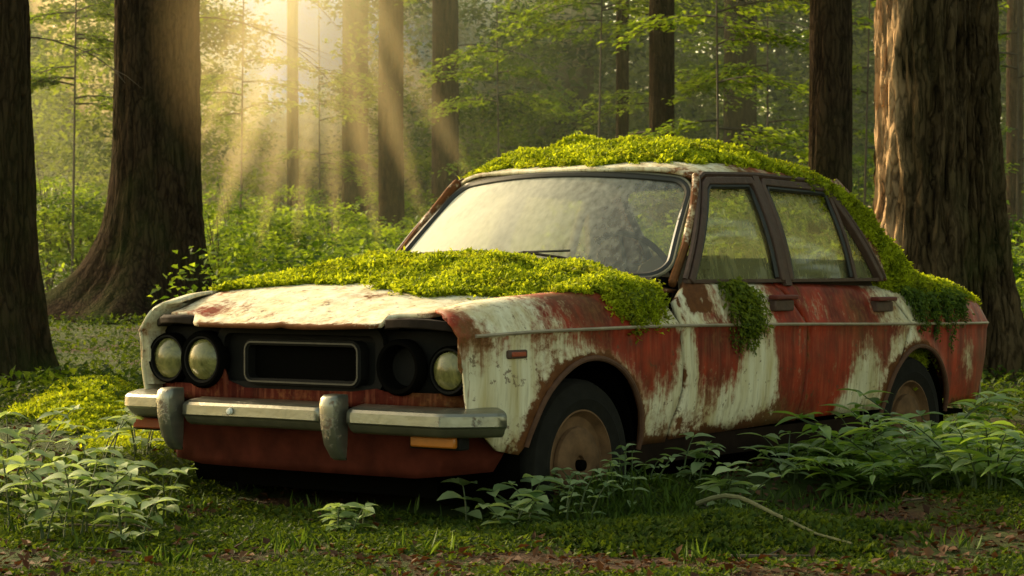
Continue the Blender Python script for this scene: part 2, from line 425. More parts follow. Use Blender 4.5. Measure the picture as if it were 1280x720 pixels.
def flank(side, door=False):
    QS = [0, .012, .03, .08, .115, .14, .165, .23]; QV = [0, .012, .03, .078, .108, .123, .131, .135]; QD = [.006, -.003, -.010, -.034, -.058, -.078, -.104, -.170]
    def f(u, q):
        v = q
        if q <= 0: ds = float(np.interp(q, *LOW)); z = zc(u) + q
        elif door: ds = float(np.interp(q, *DOOR_S)); z = zc(u) + q
        else:
            k = float(np.interp(u, [.08, .14, .3, .8, 1.3, 3.0, 3.6, 4.05, 4.25], [.50, .62, .80, .98, 1.06, 1.2, 1.25, 1.15, .9])) + (.17 * sstep(1.3, .9, u) if side < 0 else 0)
            ds = float(np.interp(q, QS, QD)); z = zc(u) + float(np.interp(q, QS, QV)) * k
        s = Wd(u) + ds + arch_bump(u, z, side) * (1 if q < 0 else .3)
        tail = sstep(4.05, 4.30, u) * max(0, -q) * .10
        return (u, -side * (s - tail), z)
    return f

ROWS = np.array([-.46, -.43, -.40, -.365, -.33, -.295, -.26, -.225, -.19, -.155, -.12, -.09, -.06, -.035, -.016, -.006, 0, .007, .014, .03, .055, .08, .1, .118, .132, .148, .165, .19, .215])

DEPTH = ([.0, .45, .62, .75, .9, 1.1, 1.3, 1.37, 1.39, 1.44, 1.48, 1.6, 1.75, 1.82, 1.9, 2.05, 2.11, 2.16, 2.33, 2.4, 2.55, 2.62, 2.75, 2.88, 2.95, 3.02, 3.08, 3.3, 3.40, 3.5, 4.3],
         [0, .0, .02, .05, .13, .24, .22, .1, -.1, -.1, .2, .24, .22, .10, .03, .02, .25, .50, .50, .50, .50, .36, .16, .05, .14, .22, .05, .0, .2, .5, .5])
UPRED = ([.0, .12, .2, .38, .5, .62, .8, 1.08, 1.14, 1.3, 1.5, 1.56, 1.8, 2.0, 2.08, 2.15, 2.9, 3.02, 3.1, 3.3, 3.45, 4.3],
         [.95, .9, .12, .15, .3, .66, .82, .86, .1, .02, .05, .5, .35, .1, .6, .95, .80, .35, .1, .1, .85, .95])

def fl_attr(side, edges=()):
    def fa(p, v):
        u, q = p; z = v.z
        if side < 0: return (.12 + .5 * sstep(.5, 1.2, u), .28)
        if q < 0:
            dl = float(np.interp(u, *DEPTH)); red = min(1, max(0, .5 + (dl + q) / .24))
            if u > 3.85: red -= .75 * math.exp(-((u - 3.93) / .07) ** 2 - ((q + .17) / .09) ** 2)
        else: red = float(np.interp(u, *UPRED))
        rust = .08
        for c, r in ((.77, .355), (3.34, .335)):
            d = math.hypot(u - c, z - .305) - r
            rust = max(rust, .82 * math.exp(-max(0, d) / .030) + .20 * math.exp(-max(0, d) / .13))
        rust = max(rust, .85 * math.exp(-max(0, z - .33) / .05), .45 * math.exp(-max(0, z - .35) / .16))
        for e in edges: rust = max(rust, .75 * math.exp(-abs(u - e) / .012))
        if 1.45 < u < 1.62 and q > .03: rust = max(rust, .62)
        if u < .25 and q > -.05: rust = max(rust, .30)
        if .45 < u < .6 and -.25 < q < 0: rust = max(rust, .42)
        return (red, rust)
    return fa

def arc(c, z0, rx, rz, a0, a1, n=18):
    return [(c + rx * math.cos(R(a0 + (a1 - a0) * k / n)), z0 + rz * math.sin(R(a0 + (a1 - a0) * k / n))) for k in range(n + 1)]

def uz(L): return [(u, z - zc(u)) for u, z in L]   # outline given as (u, z below the crease) -> (u, q)

for side in (1, -1):
    f = flank(side); fd = flank(side, True); OUT = (0, -side, 0)
    fen = uz([(.30, .36), (.15, .47)]) + uz([(.13, .55)]) + [(.115, -.1), (.10, 0), (.105, .10), (.13, .165), (.16, .225), (1.22, .225), (1.265, .14), (1.318, .06), (1.350, 0)] + \
        uz([(1.374, .62), (1.375, .52), (1.325, .40), (1.312, .33), (1.13, .33)]) + uz(arc(.77, .305, .345, .357, 4, 168, 22)) + uz([(.40, .34)])
    panel('front_fender', fen, f, M['paint'], car, .033, .012, ROWS, OUT, fl_attr(side, (1.36,)))
    quart = uz([(4.10, .36), (3.685, .34)]) + uz(arc(3.34, .305, .337, .328, 5, 150, 22))[0:] + [(3.29, 0), (3.22, .07), (3.13, .15), (3.125, .165), (3.125, .225), (4.20, .225), (4.235, .13), (4.245, 0)] + uz([(4.245, .60), (4.19, .45)])
    panel('rear_quarter', quart, f, M['paint'], car, .033, .012, ROWS, OUT, fl_attr(side))
    d1 = thing_part = None
    d1o = uz([(1.397, .51), (1.348, .40), (1.338, .338), (2.285, .36), (2.316, .54), (2.325, .72)]) + [(2.31, .02), (2.26, .08), (2.17, .165), (1.50, .165), (1.365, .09), (1.37, .01)]
    d1 = panel('front_door', d1o, fd, M['paint'], car, .033, .02, ROWS, OUT, fl_attr(side, (2.31, 1.39)))
    d2o = uz([(2.332, .54), (2.302, .362), (3.015, .37), (3.03, .44), (3.09, .54)]) + uz([(3.19, .64), (3.255, .70)]) + [(3.275, 0), (3.205, .07), (3.11, .15), (3.10, .165), (2.19, .165), (2.28, .083), (2.328, .02), (2.342, -.03)]
    d2 = panel('rear_door', d2o, fd, M['paint'], car, .033, .02, ROWS, OUT, fl_attr(side, (2.34, 3.26)))
    # door handles: dark pressed box with a lip
    for d, u in ((d1, 2.14), (d2, 3.02)):
        y = lambda dz: fd(u, u and dz)[1]
        p0 = Vector(fd(u, .075)); p1 = Vector(fd(u, .115))
        mb = MB().box((u, p0.y - side * .004, p0.z), (.15, .05, .045)); mb.build('door_handle', M['frame'], d, bev=.006)
        MB().box((u, p0.y - side * .022, p0.z + .033), (.17, .045, .018)).build('door_handle', M['redpaint'], d, bev=.005)
    # sill under the doors
    mb = MB(); mb.sweep([(u, -side * (Wd(u) - .075), .285) for u in np.linspace(1.10, 3.04, 24)], [(-.03, -.03), (.02, -.02), (.035, .05), (-.03, .06)])
    mb.build('rocker_panel', M['dirt'], car)
    # rolled arch lips
    for c, rx, rz, a0, a1 in ((.77, .345, .357, 2, 170), (3.34, .337, .328, 4, 172)):
        path = []
        for u, z in arc(c, .305, rx, rz, a0, a1, 30):
            x = Vector(f(u, min(0, z - zc(u)))); path.append((u, x.y - side * .002, z))
        MB().tube(path, .010, 8, up=(0, 1, 0)).build('wheel_arch_lip', M['rust'], car)
        # dark inner arch
        rows = [[(u, -side * y, z) for u, z in arc(c, .300, rx + .015, rz + .012, -20, 200, 26)] for y in (.77, .45)]
        mb = MB().grid(rows); 
        back = [(u, -side * .45, z) for u, z in arc(c, .300, rx + .02, rz + .02, -20, 200, 26)]
        mb.add(back, [tuple(range(len(back)))]); mb.build('wheel_well', M['void'], car)
    MB().tube([Vector(f(u, 0)) + Vector((0, -side * .003, 0)) for u in np.linspace(.16, 4.2, 90)], .0065, 6, up=(0, 0, 1)).build('side_moulding', M['mould'], car)
    # side marker
    if side > 0:
        p = Vector(f(.362, -.072)); mb = MB().box((.362, p.y - .002, p.z), (.105, .018, .030)); mk = mb.build('side_marker', M['frame'], car, bev=.006)
        MB().box((.362, p.y - .010, p.z), (.082, .008, .016)).build('marker_lens', M['redlens'], mk, bev=.003)

# greenhouse ---------------------------------------------------------------
def G(u, z, off=0., side=1):
    s = .745 - (z - .925) / .405 * .148 + .018 * math.sin(math.pi * min(1, max(0, (z - .925) / .405)))
    s -= .05 * sstep(2.7, 3.6, u) * 0 + .02 * sstep(1.9, 1.5, u) * 0
    return (u, -side * (s + off), z)

RECT = lambda a, b: [(-a, -b), (a, -b), (a, b), (-a, b)]
def gl_path(P, off, side, step=.05): return [G(x, z, off, side) for x, z in dens(P, step, False)]
for side in (1, -1):
    upf = lambda i, p: Vector((0, -side, .35))
    fp = [(1.535, .925), (1.845, 1.300), (1.885, 1.322), (2.235, 1.332), (2.248, 1.31), (2.238, .925)]
    kids = [o for o in car.children if o.name.startswith('front_door')]; rk = [o for o in car.children if o.name.startswith('rear_door')]
    D1 = kids[0] if side > 0 else kids[-1]; D2 = rk[0] if side > 0 else rk[-1]
    MB().sweep(gl_path(fp, .006, side), RECT(.016, .016), upf).build('window_frame', M['frame'], D1, bev=.004)
    rp = [(2.305, .925), (2.315, 1.31), (2.33, 1.330), (2.83, 1.318), (2.868, 1.295), (3.10, .925)]
    MB().sweep(gl_path(rp, .006, side), RECT(.016, .016), upf).build('window_frame', M['frame'], D2, bev=.004)
    MB().sweep(gl_path([(2.855, 1.30), (2.865, .925)], .004, side), RECT(.012, .014), upf).build('window_divider', M['frame'], D2)
    # black inner seals
    ip = [(1.575, .94), (1.868, 1.285), (1.90, 1.302), (2.205, 1.31), (2.217, 1.29), (2.208, .94)]
    MB().tube(gl_path(ip, .006, side), .010, 6).build('window_seal', M['rubber'], D1)
    ip2 = [(2.335, .94), (2.345, 1.29), (2.36, 1.307), (2.82, 1.296), (2.835, 1.28), (2.842, .94)]
    MB().tube(gl_path(ip2, .006, side), .010, 6).build('window_seal', M['rubber'], D2)
    g = lambda u, z: G(u, z, -.012, side)
    panel('window_pane', [(1.55, .93), (1.87, 1.31), (2.23, 1.325), (2.235, .93)], g, M['glass'], D1, .06, 0, dent=0)
    panel('window_pane', [(2.31, .93), (2.32, 1.325), (2.85, 1.31), (2.862, .93)], g, M['glass'], D2, .06, 0, dent=0)
    gc = lambda u, z: G(u, z, -.035, side)
    panel('door_card', [(1.56, .90), (1.625, 1.016), (2.225, 1.018), (2.23, .90)], gc, M['card'], D1, .08, .01, dent=.004)
    panel('door_card', [(2.31, .90), (2.315, 1.018), (3.05, 1.014), (3.10, .90)], gc, M['card'], D2, .08, .01, dent=.004)
    panel('quarter_pane', [(2.87, .93), (2.862, 1.295), (3.09, .93)], g, M['glass'], D2, .06, 0, dent=0)
    # belt strip
    MB().sweep([(u, G(u, .925, .004, side)[1], .928) for u in np.linspace(1.50, 3.12, 20)], RECT(.010, .007)).build('belt_moulding', M['frame'], car)
    # pillars
    MB().sweep(gl_path([(2.273, .90), (2.278, 1.345)], -.012, side), RECT(.024, .03), upf).build('centre_pillar', M['frame'], car)
    A = [(1.465, -side * .715, .915), (1.60, -side * .69, 1.06), (1.73, -side * .647, 1.21), (1.805, -side * .612, 1.305), (1.84, -side * .592, 1.345)]
    mb = MB().sweep(A, RECT(.015, .020), lambda i, p: Vector((-.75, -side * .35, .5)))
    mb.build('windscreen_pillar', M['paint'], car, bev=.010, attrs={'red': [.3] * 20, 'rust': [.58] * 20})
    # C pillar skin
    def cmap(u, z, side=side):
        k = sstep(.925, 1.35, z); q = G(u, z, 0, side); s = -q[1] * side
        s -= .13 * sstep(3.15, 3.5, u) * (1 - .3 * k)
        return (u, -side * s, z)
    panel('rear_pillar', [(2.86, 1.345), (2.90, 1.30), (3.13, .925), (3.56, .925), (3.35, 1.12), (3.02, 1.37)], cmap, M['paint'], car, .045, .012, None, (0, -side, .2), lambda p, v: (.45, .55))
    # drip rail along the roof
    dr = [(1.50, .935), (1.835, 1.335), (1.88, 1.352), (2.28, 1.362), (2.80, 1.350), (2.895, 1.310), (3.14, .935)]
    MB().tube([G(u, z, .010, side) for u, z in dens(dr, .05, False)], .011, 6).build('drip_rail', M['frame'], car)

def roof_map(u, s):
    zr = float(np.interp(u, [1.70, 1.80, 1.95, 2.2, 2.5, 2.8, 2.95, 3.1], [1.368, 1.392, 1.418, 1.432, 1.434, 1.415, 1.395, 1.36]))
    a = abs(s) / .605
    return (u, -s, zr - .018 * a ** 2 - .055 * a ** 8)
ro = [(1.735 + .105 * (s / .59) ** 2, s) for s in np.linspace(-.60, .60, 22)] + [(2.4, .605), (2.95, .60)] + [(3.04 - .06 * (s / .6) ** 2, s) for s in np.linspace(.58, -.58, 12)] + [(2.95, -.60), (2.4, -.605)]
def roof_attr(p, v):
    u, s = p
    r = .15 + .5 * math.exp(-((u - 1.84) / .10) ** 2 - ((s - .55) / .12) ** 2) + .35 * math.exp(-(.605 - abs(s)) / .03)
    return (float(np.interp(u, [2.1, 2.3], [.1, .55])) if s > .5 else .1, r)
panel('roof', ro, roof_map, M['bonnet'], car, .045, .015, None, (0, 0, 1), roof_attr, .004)

# windscreen: a in -1..1 across, t 0..1 up
def ws_map(a, t):
    hw = .70 - .118 * t
    s = a * hw
    ub = 1.365 + .115 * a * a; ut = 1.745 + .105 * a * a
    return (ub + (ut - ub) * t - .025 * math.sin(math.pi * t) * (1 - a * a * .6), -s, .945 + (.415 - .040 * a * a) * t)
def rr(a, b, ra, rb, n=6):
    out = []
    for cx, cy, t0 in ((a - ra, b - rb, 0), (-a + ra, b - rb, 90), (-a + ra, -b + rb, 180), (a - ra, -b + rb, 270)):
        out += [(cx + ra * math.cos(R(t0 + 90 * k / n)), cy + rb * math.sin(R(t0 + 90 * k / n))) for k in range(n + 1)]
    return out
wso = [(x * .985, .5 + y) for x, y in rr(1, .49, .13, .17)]
ws = panel('windscreen', wso, ws_map, M['screen'], car, .05, 0, dent=0)
loop = [Vector(ws_map(*p)) for p in dens([Vector(q) for q in wso], .03)]
MB().tube(loop, .0155, 8, up=(-.8, 0, .55), closed=True).build('windscreen_seal', M['rubber'], car)
loop2 = [Vector(ws_map(x * 1.022, .5 + (t - .5) * 1.06)) + Vector((-.006, 0, .004)) for x, t in dens([Vector(q) for q in wso], .03)]
MB().tube(loop2, .008, 6, up=(-.8, 0, .55), closed=True).build('windscreen_trim', M['chrome_dark'], car)
# scuttle below the screen
panel('scuttle', [(1.30, -.70), (1.30, .70), (1.50, .72), (1.40, .4), (1.37, 0), (1.40, -.4), (1.50, -.72)], lambda u, s: (u, -s, .945 - .045 * (abs(s) / .7) ** 3), M['paint'], car, .06, .012, None, (0, 0, 1), lambda p, v: (.5, .4))
for s0, s1 in ((.08, .58), (-.50, .02)):
    a = Vector(ws_map((s1 - .1) / .7, .02)) + Vector((-.06, 0, .02)); b = Vector(ws_map(s0 / .7, .16)) + Vector((-.03, 0, .03))
    mb = MB().tube([a, a.lerp(b, .5) + Vector((-.012, 0, .012)), b], .006, 6); wp = mb.build('wiper', M['black'], car)
    c = Vector(ws_map((s0 - .16) / .7, .11)) + Vector((-.018, 0, .02)); d = Vector(ws_map((s0 + .2) / .7, .20)) + Vector((-.018, 0, .02))
    MB().tube([c, b, d], .005, 6).build('wiper_blade', M['rubber'], wp)
# rear screen
def rs_map(a, t):
    hw = .62 - .10 * t
    return (3.50 - .47 * t + (-.07 * a * a), -a * hw, .965 + (.405 - .03 * a * a) * t)
panel('rear_screen', [(x * .97, .5 + y) for x, y in rr(1, .48, .13, .17)], rs_map, M['glass'], car, .07, 0, dent=0)
MB().tube([Vector(rs_map(x, .5 + y)) for x, y in dens([Vector(q) for q in rr(1, .49, .13, .17)], .05)], .018, 6, up=(.6, 0, .6), closed=True).build('rear_seal', M['rubber'], car)

# bonnet, boot, front --------------------------------------------------------
def bon_map(u, s):
    z = float(np.interp(u, [.04, .055, .08, .12, .2, .35, .6, 1.0, 1.36], [.779, .781, .788, .801, .828, .868, .904, .938, .957]))
    if abs(s) > .44: z = float(np.interp(u, [.10, .16, .3, .6, 1., 1.36], [.814, .826, .860, .904, .938, .957]))
    a = abs(s) / .62
    lift = .016 * sstep(.1, .62, s) * sstep(.5, .12, u)
    z += (.010 - .020 * s / .6) * sstep(.1, .5, u) * sstep(1.5, 1.0, u)
    dp = 1 if s > 0 else .25
    return (u, -s, z - dp * .034 * a ** 2.2 * sstep(.1, .5, u) - dp * .010 * a ** 2 + lift + .006 * math.exp(-(s / .03) ** 2))
bo = [(.125, -.605), (.12, -.50), (.115, -.465), (.065, -.435)] + [(.06 - .012 * (1 - (s / .44) ** 2), s) for s in np.linspace(-.40, .40, 12)] + [(.065, .435), (.115, .465), (.12, .50), (.125, .605), (.6, .617), (1.33, .622), (1.355, .4), (1.345, 0), (1.355, -.4), (1.33, -.622), (.6, -.617)]
def bon_attr(p, v):
    u, s = p
    red = .06 + .75 * math.exp(-((u - .17) / .06) ** 2 - ((s + .46) / .07) ** 2) + .25 * sstep(.5, .62, abs(s))
    rust = .20 + .35 * math.exp(-(u - .06) / .02) * (abs(s) < .45) + .25 * math.exp(-(.615 - abs(s)) / .03) + .34 * math.exp(-((u - .40) / .07) ** 2 - ((s - .12) / .09) ** 2)
    return (red, rust)
bon = panel('bonnet', bo, bon_map, M['bonnet'], car, .033, .014, None, (0, 0, 1), bon_attr, .0012)
def boot_map(u, s):
    z = float(np.interp(u, [3.45, 3.6, 3.9, 4.1, 4.2, 4.25], [.955, .945, .922, .900, .885, .855]))
    return (u, -s, z - .02 * (abs(s) / .65) ** 4)
panel('boot_lid', [(3.46, -.62), (3.46, .62), (3.9, .64), (4.2, .62), (4.23, 0), (4.2, -.62), (3.9, -.64)], boot_map, M['paint'], car, .06, .014, None, (0, 0, 1), lambda p, v: (.8, .35))
panel('tail_panel', [(-.70, .36), (.70, .36), (.715, .6), (.70, .80), (.62, .88), (-.62, .88), (-.70, .80), (-.715, .6)], lambda s, z: (4.225 + .03 * (1 - (s / .72) ** 2) - .10 * max(0, .55 - z), -s, z), M['redpaint'], car, .08, .01, None, (1, 0, 0))
MB().sweep([(4.20, .70, .40), (4.25, .5, .40), (4.265, 0, .40), (4.25, -.5, .40), (4.20, -.70, .40)], [(-.025, -.05), (.02, -.05), (.03, 0), (.02, .05), (-.025, .05)]).build('rear_bumper', M['chrome_dark'], car)

# dark recess behind lamps and grille
panel('grille_backing', [(-.735, .545), (.735, .545), (.735, .79), (.60, .80), (.46, .80), (.44, .765), (-.44, .765), (-.46, .80), (-.60, .80), (-.735, .79)], lambda s, z: (.170 + .05 * sstep(.55, .74, abs(s)), -s, z), M['black'], car, .06, .01, None, (-1, 0, 0), dent=0)
MB().box((.25, 0, .768), (.16, 1.30, .006)).build('slam_panel', M['void'], car)
MB().box((.86, 0, .235), (1.05, .94, .11)).build('light_block_tray', M['void'], car)  # added dark box, stops sun reaching the ground under the nose
MB().box((2.3, 0, .24), (1.8, 1.2, .12)).build('floor_pan', M['void'], car)
MB().box((.75, 0, .56), (1.05, .86, .30)).build('engine_block', M['void'], car, bev=.03)
# grille surround and inner frame
def loopsweep(name, pts, u, prof, mat, parent, du=lambda s: 0.):
    P = [(u + du(s), -s, z) for s, z in dens([Vector(p) for p in pts], .03)]
    return MB().sweep(P, prof, (-1, 0, 0), True).build(name, mat, parent)
gr = MB(); 
grille = loopsweep('grille', [(x + .03, .647 + y) for x, y in rr(.262, .070, .03, .03)], .135, [(-.011, -.03), (.011, -.03), (.011, .012), (.004, .016), (-.004, .016), (-.011, .012)], M['black'], car)
loopsweep('grille_trim', [(x + .03, .647 + y) for x, y in rr(.262, .070, .03, .03)], .118, [(-.003, -.003), (.003, -.003), (.003, .003), (-.003, .003)], M['trim'], grille)
MB().box((.20, -.03, .647), (.08, .50, .125)).build('grille_opening', M['void'], grille)
loopsweep('grille_surround', [(x, .660 + y) for x, y in rr(.372, .104, .05, .05)], .150, [(-.018, -.02), (.018, -.02), (.018, .01), (-.018, .01)], M['black'], car)
# red apron strips round the lamps and under the grille
def ap_map(s, z): return (.135 + .035 * sstep(.45, .76, abs(s)) + .06 * sstep(.64, .76, abs(s)) - .01 * max(0, .56 - z) * 4, -s, z)
apo = [(-.755, .50), (.755, .50), (.752, .56), (.60, .556), (.40, .556), (.36, .565), (.25, .552), (-.25, .552), (-.33, .575), (-.365, .66), (-.385, .66), (-.40, .575), (-.45, .556), (-.62, .558), (-.752, .565)]
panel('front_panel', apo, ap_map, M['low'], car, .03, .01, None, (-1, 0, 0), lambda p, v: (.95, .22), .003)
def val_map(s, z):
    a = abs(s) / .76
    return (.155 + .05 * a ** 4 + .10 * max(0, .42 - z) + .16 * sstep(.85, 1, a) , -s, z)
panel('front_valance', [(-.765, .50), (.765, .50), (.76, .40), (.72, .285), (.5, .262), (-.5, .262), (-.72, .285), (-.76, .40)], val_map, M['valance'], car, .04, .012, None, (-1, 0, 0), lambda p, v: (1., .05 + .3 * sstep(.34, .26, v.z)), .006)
# nose end caps: fender folds inwards to the lamp recess
for side in (1, -1):
    rows = []
    for q in (-.20, -.15, -.1, -.05, 0, .04, .08, .12, .16):
        p = Vector(flank(side)(.112 + (.03 if q < -.12 else 0) + (.025 if q > .12 else 0), q))
        s = -p.y * side
        rows.append([(p.x, p.y, p.z), (p.x - .004, -side * (s - .012), p.z - .002), (p.x + .015, -side * (s - .028), p.z - .004), (p.x + .10, -side * (s - .032), p.z - .006)])
    MB().grid(rows).build('fender_nose', M['paint'], car, attrs={'red': [.8 if side > 0 else .2] * (9 * 4), 'rust': [.35] * (9 * 4)})
    # brow above the lamp pair
    MB().sweep([(.125, -side * .450, .786), (.100, -side * .468, .793), (.094, -side * .53, .797), (.102, -side * .61, .795), (.135, -side * .655, .788), (.17, -side * .70, .780)], [(-.035, -.018), (.016, -.018), (.018, .006), (.008, .014), (-.035, .014)]).build('lamp_brow', M['brow'], car, bev=.004)

LAMPS = [(-.640, .648, .150, 1), (-.447, .648, .130, 1), (.470, .642, .130, 0), (.664, .634, .160, 1)]
for s, z, u, ok in LAMPS:
    r = .079 if s < 0 else .071
    rw = .026 if abs(s) < .6 else .014
    hl = MB().lathe([(r + rw, .03), (r + rw, -.006), (r + rw * .7, -.018), (r + .007, -.016), (r + .002, -.004), (r, .02)], (u, -s, z), (1, 0, 0), 44).build('headlight', M['void'], car)
    if ok:
        MB().lathe([(r + .010, .004), (r + .008, -.010), (r - .001, -.010), (r - .004, .006)], (u - .004, -s, z), (1, 0, 0), 44).build('lamp_rim', M['black'], hl)
        MB().lathe([(1e-4, -.028), (.022, -.0265), (.045, -.021), (.062, -.012), (r - .006, -.002), (r - .003, .012)], (u, -s, z), (1, 0, 0), 44).build('lamp_lens', M['lamp'], hl)
    else:
        MB().lathe([(r, .0), (r - .008, .05), (.03, .10), (1e-4, .11)], (u, -s, z), (1, 0, 0), 36).build('empty_lamp_bucket', M['void'], hl)
        hl['label'] = 'headlight with its lens missing'

# bumper: chromed channel in three runs between the overriders
def bump_path(s0, s1, n):
    pts = []
    for s in np.linspace(s0, s1, n):
        a = abs(s) / .84
        pts.append((.005 + .035 * a ** 2 + .20 * max(0, a - .86) ** 1.3 * 7.5, -s, .0))
    return pts
BP = [(.085, .024), (.02, .016), (-.003, .009), (-.013, -.001), (-.015, -.034), (-.008, -.041), (.010, -.049), (.012, -.060), (.03, -.070), (.085, -.072)]
bumper = None
for s0, s1 in ((-.845, -.555), (-.425, .225), (.345, .868)):
    rows = []
    path = bump_path(s0, s1, 26)
    for i, p in enumerate(path):
        a = Vector(path[max(0, i - 1)]); b = Vector(path[min(len(path) - 1, i + 1)]); t = (b - a).normalized(); nrm = Vector((t.y, -t.x, 0))
        if nrm.x < 0: nrm = -nrm
        rows.append([Vector(p) + nrm * d + Vector((0, 0, .494 + h - .006 * abs(p[1]) + (.02 if s0 < -.8 else 0))) for d, h in BP])
    mb = MB().grid(rows)
    o = mb.build('front_bumper', M['chrome'], car, angle=22)
    m = o.modifiers.new('sheet', 'SOLIDIFY'); m.thickness = .006
    # darker lower lip
    rows2 = [[Vector(r[5]) + Vector((-.0025, 0, .004)), Vector(r[7]) + Vector((-.0035, 0, -.002)), Vector(r[8]) + Vector((-.003, 0, -.003)), Vector(r[9]) + Vector((0, 0, -.003))] for r in rows]
    MB().grid(rows2).build('bumper_lip', M['chrome_dark'], o)
for s in (-.488, .285):
    ov = MB(); rows = []
    for z, d0, w in ((.325, .050, .034), (.335, .010, .040), (.38, -.020, .046), (.45, -.036, .050), (.51, -.040, .052), (.538, -.034, .051), (.548, -.020, .049), (.550, .00, .046)):
        w *= .70; d0 = min(d0 - .004, .02); rows.append([(.035, -s - w, z), (d0 + .022, -s - w, z), (d0 + .006, -s - w * .86, z), (d0, -s - w * .4, z), (d0, -s + w * .4, z), (d0 + .006, -s + w * .86, z), (d0 + .022, -s + w, z), (.035, -s + w, z)])
    ov.grid(rows, False, True); ov.f.append(tuple(range(8))); ov.f.append(tuple(range(56, 64)))
    o = ov.build('overrider', M['chrome'], car, angle=50)
MB().lathe([(1e-4, -.012), (.010, -.010), (.013, 0)], (-.010, .185, .476), (1, 0, 0), 10).build('bumper_bolt', mat_simple('pale_bolt', (.7, .7, .66), .5), car)
for s0, s1, zz, uu, mt in ((.545, .735, .398, .10, 'amber'), (-.80, -.62, .405, .13, 'redlens')):
    sm = (s0 + s1) / 2
    b = MB().box((uu + .03, -sm, zz), (.05, s1 - s0 + .03, .052)).build('indicator_lamp', M['black'], car, bev=.006)
    MB().box((uu, -sm, zz), (.02, s1 - s0, .038)).build('indicator_lens', M[mt], b, bev=.006)

# wheels -----------------------------------------------------------------------
def wheel(u, side, steer=0.):
    z = .285; y = -side * .70
    t = MB().lathe([(.185, -.075), (.215, -.088), (.262, -.092), (.288, -.080), (.300, -.058), (.302, -.03), (.302, .03), (.300, .058), (.288, .080), (.262, .092), (.240, .090), (.232, .094), (.215, .088), (.185, .075)], (u, y, z), (0, -side, 0), 56).build('wheel', M['tyre'], car)
    MB().lathe([(.196, .060), (.198, .078), (.188, .080), (.180, .066), (.168, .050), (.150, .046), (.128, .048), (.112, .050)], (u, y, z), (0, -side, 0), 48).build('wheel_rim', M['rim'], t)
    MB().lathe([(.132, .052), (.130, .066), (.122, .072), (.085, .080), (.04, .078), (.030, .072), (.028, .058), (1e-4, .056)], (u, y, z), (0, -side, 0), 36).build('hub_cap', M['rim'], t)
    MB().lathe([(.020, .05), (.019, .082), (1e-4, .084)], (u + .01, y, z - .005), (0, -side, 0), 16).build('hub_hole', M['void'], t)  # black plug standing in for the dark hole in the hub
for u in (.77, 3.34):
    for side in (1, -1): wheel(u, side)
# floor and dark underside
MB().box((2.2, 0, .30), (3.9, 1.30, .02)).build('underbody', M['void'], car)
for u in (.77, 3.34): MB().tube([(u, -.62, .285), (u, .62, .285)], .035, 8).build('axle', M['black'], car)
MB().box((1.33, 0, .62), (.02, 1.40, .56)).build('firewall', M['void'], car)
MB().box((3.55, 0, .62), (.02, 1.38, .60)).build('rear_bulkhead', M['void'], car)
# interior
for s in (-.36, .36):
    rows = []
    for z, x, w in ((.50, 2.02, .25), (.70, 2.07, .25), (.90, 2.13, .24), (.99, 2.165, .22), (1.03, 2.185, .15)):
        rows.append([(x - .06, -s - w, z), (x - .075, -s, z), (x - .06, -s + w, z), (x + .05, -s + w, z), (x + .06, -s, z), (x + .05, -s - w, z)])
    mb = MB().grid(rows, False, True); mb.f.append((24, 25, 26, 27, 28, 29)); mb.box((1.83, -s, .52), (.48, .50, .16)); mb.build('front_seat', M['seat'], car, bev=.02)
rows = [[(x - .08, -.66, z), (x - .1, 0, z), (x - .08, .66, z), (x + .07, .66, z), (x + .07, -.66, z)] for z, x in ((.50, 3.0), (.75, 3.07), (.95, 3.15), (1.0, 3.18))]
mb = MB().grid(rows, False, True); mb.f.append((15, 16, 17, 18, 19)); mb.box((2.82, 0, .52), (.5, 1.3, .16)); mb.build('rear_seat', M['seat'], car, bev=.02)
panel('parcel_shelf', [(3.2, -.62), (3.2, .62), (3.5, .6), (3.5, -.6)], lambda u, s: (u, -s, .955), M['seat'], car, .1, .01)
MB().sweep([(1.47, -.66, .86), (1.44, 0, .87), (1.47, .66, .86)], [(-.10, -.12), (.10, -.10), (.10, .05), (.04, .085), (-.10, .085)]).build('dashboard', M['black'], car, bev=.01)
c = Vector((1.78, -.33, .945)); ax = Vector((.88, 0, .47)).normalized(); e1 = Vector((0, 1, 0)); e2 = ax.cross(e1)
ring = [c + (e1 * math.cos(2 * math.pi * k / 40) + e2 * math.sin(2 * math.pi * k / 40)) * .195 for k in range(40)]
mb = MB(); prof = [(math.cos(2 * math.pi * k / 8) * .012, math.sin(2 * math.pi * k / 8) * .012) for k in range(8)]
mb.sweep(ring, prof, tuple(ax), True)
for a in (-20, 200, 90): mb.tube([c - ax * .03, c + (e1 * math.cos(R(a)) + e2 * math.sin(R(a))) * .19], .009, 6)
mb.tube([c - ax * .02, c - ax * .30], .03, 10); mb.build('steering_wheel', M['black'], car)
mb = MB(); mb.box((1.80, .02, 1.335), (.02, .20, .055)); mb.build('rear_mirror', M['black'], car, bev=.008)

# ------------------------------------------------------------------ moss on the car
def tri_sample(V, T, n):
    V = np.asarray(V); T = np.asarray(T); a, b, c = V[T[:, 0]], V[T[:, 1]], V[T[:, 2]]
    cr = np.cross(b - a, c - a); ar = np.linalg.norm(cr, axis=1); i = rng.choice(len(T), n, p=ar / ar.sum())
    r1 = np.sqrt(rng.random(n)); r2 = rng.random(n)
    p = (1 - r1)[:, None] * a[i] + (r1 * (1 - r2))[:, None] * b[i] + (r1 * r2)[:, None] * c[i]
    return p, unit(cr)[i]

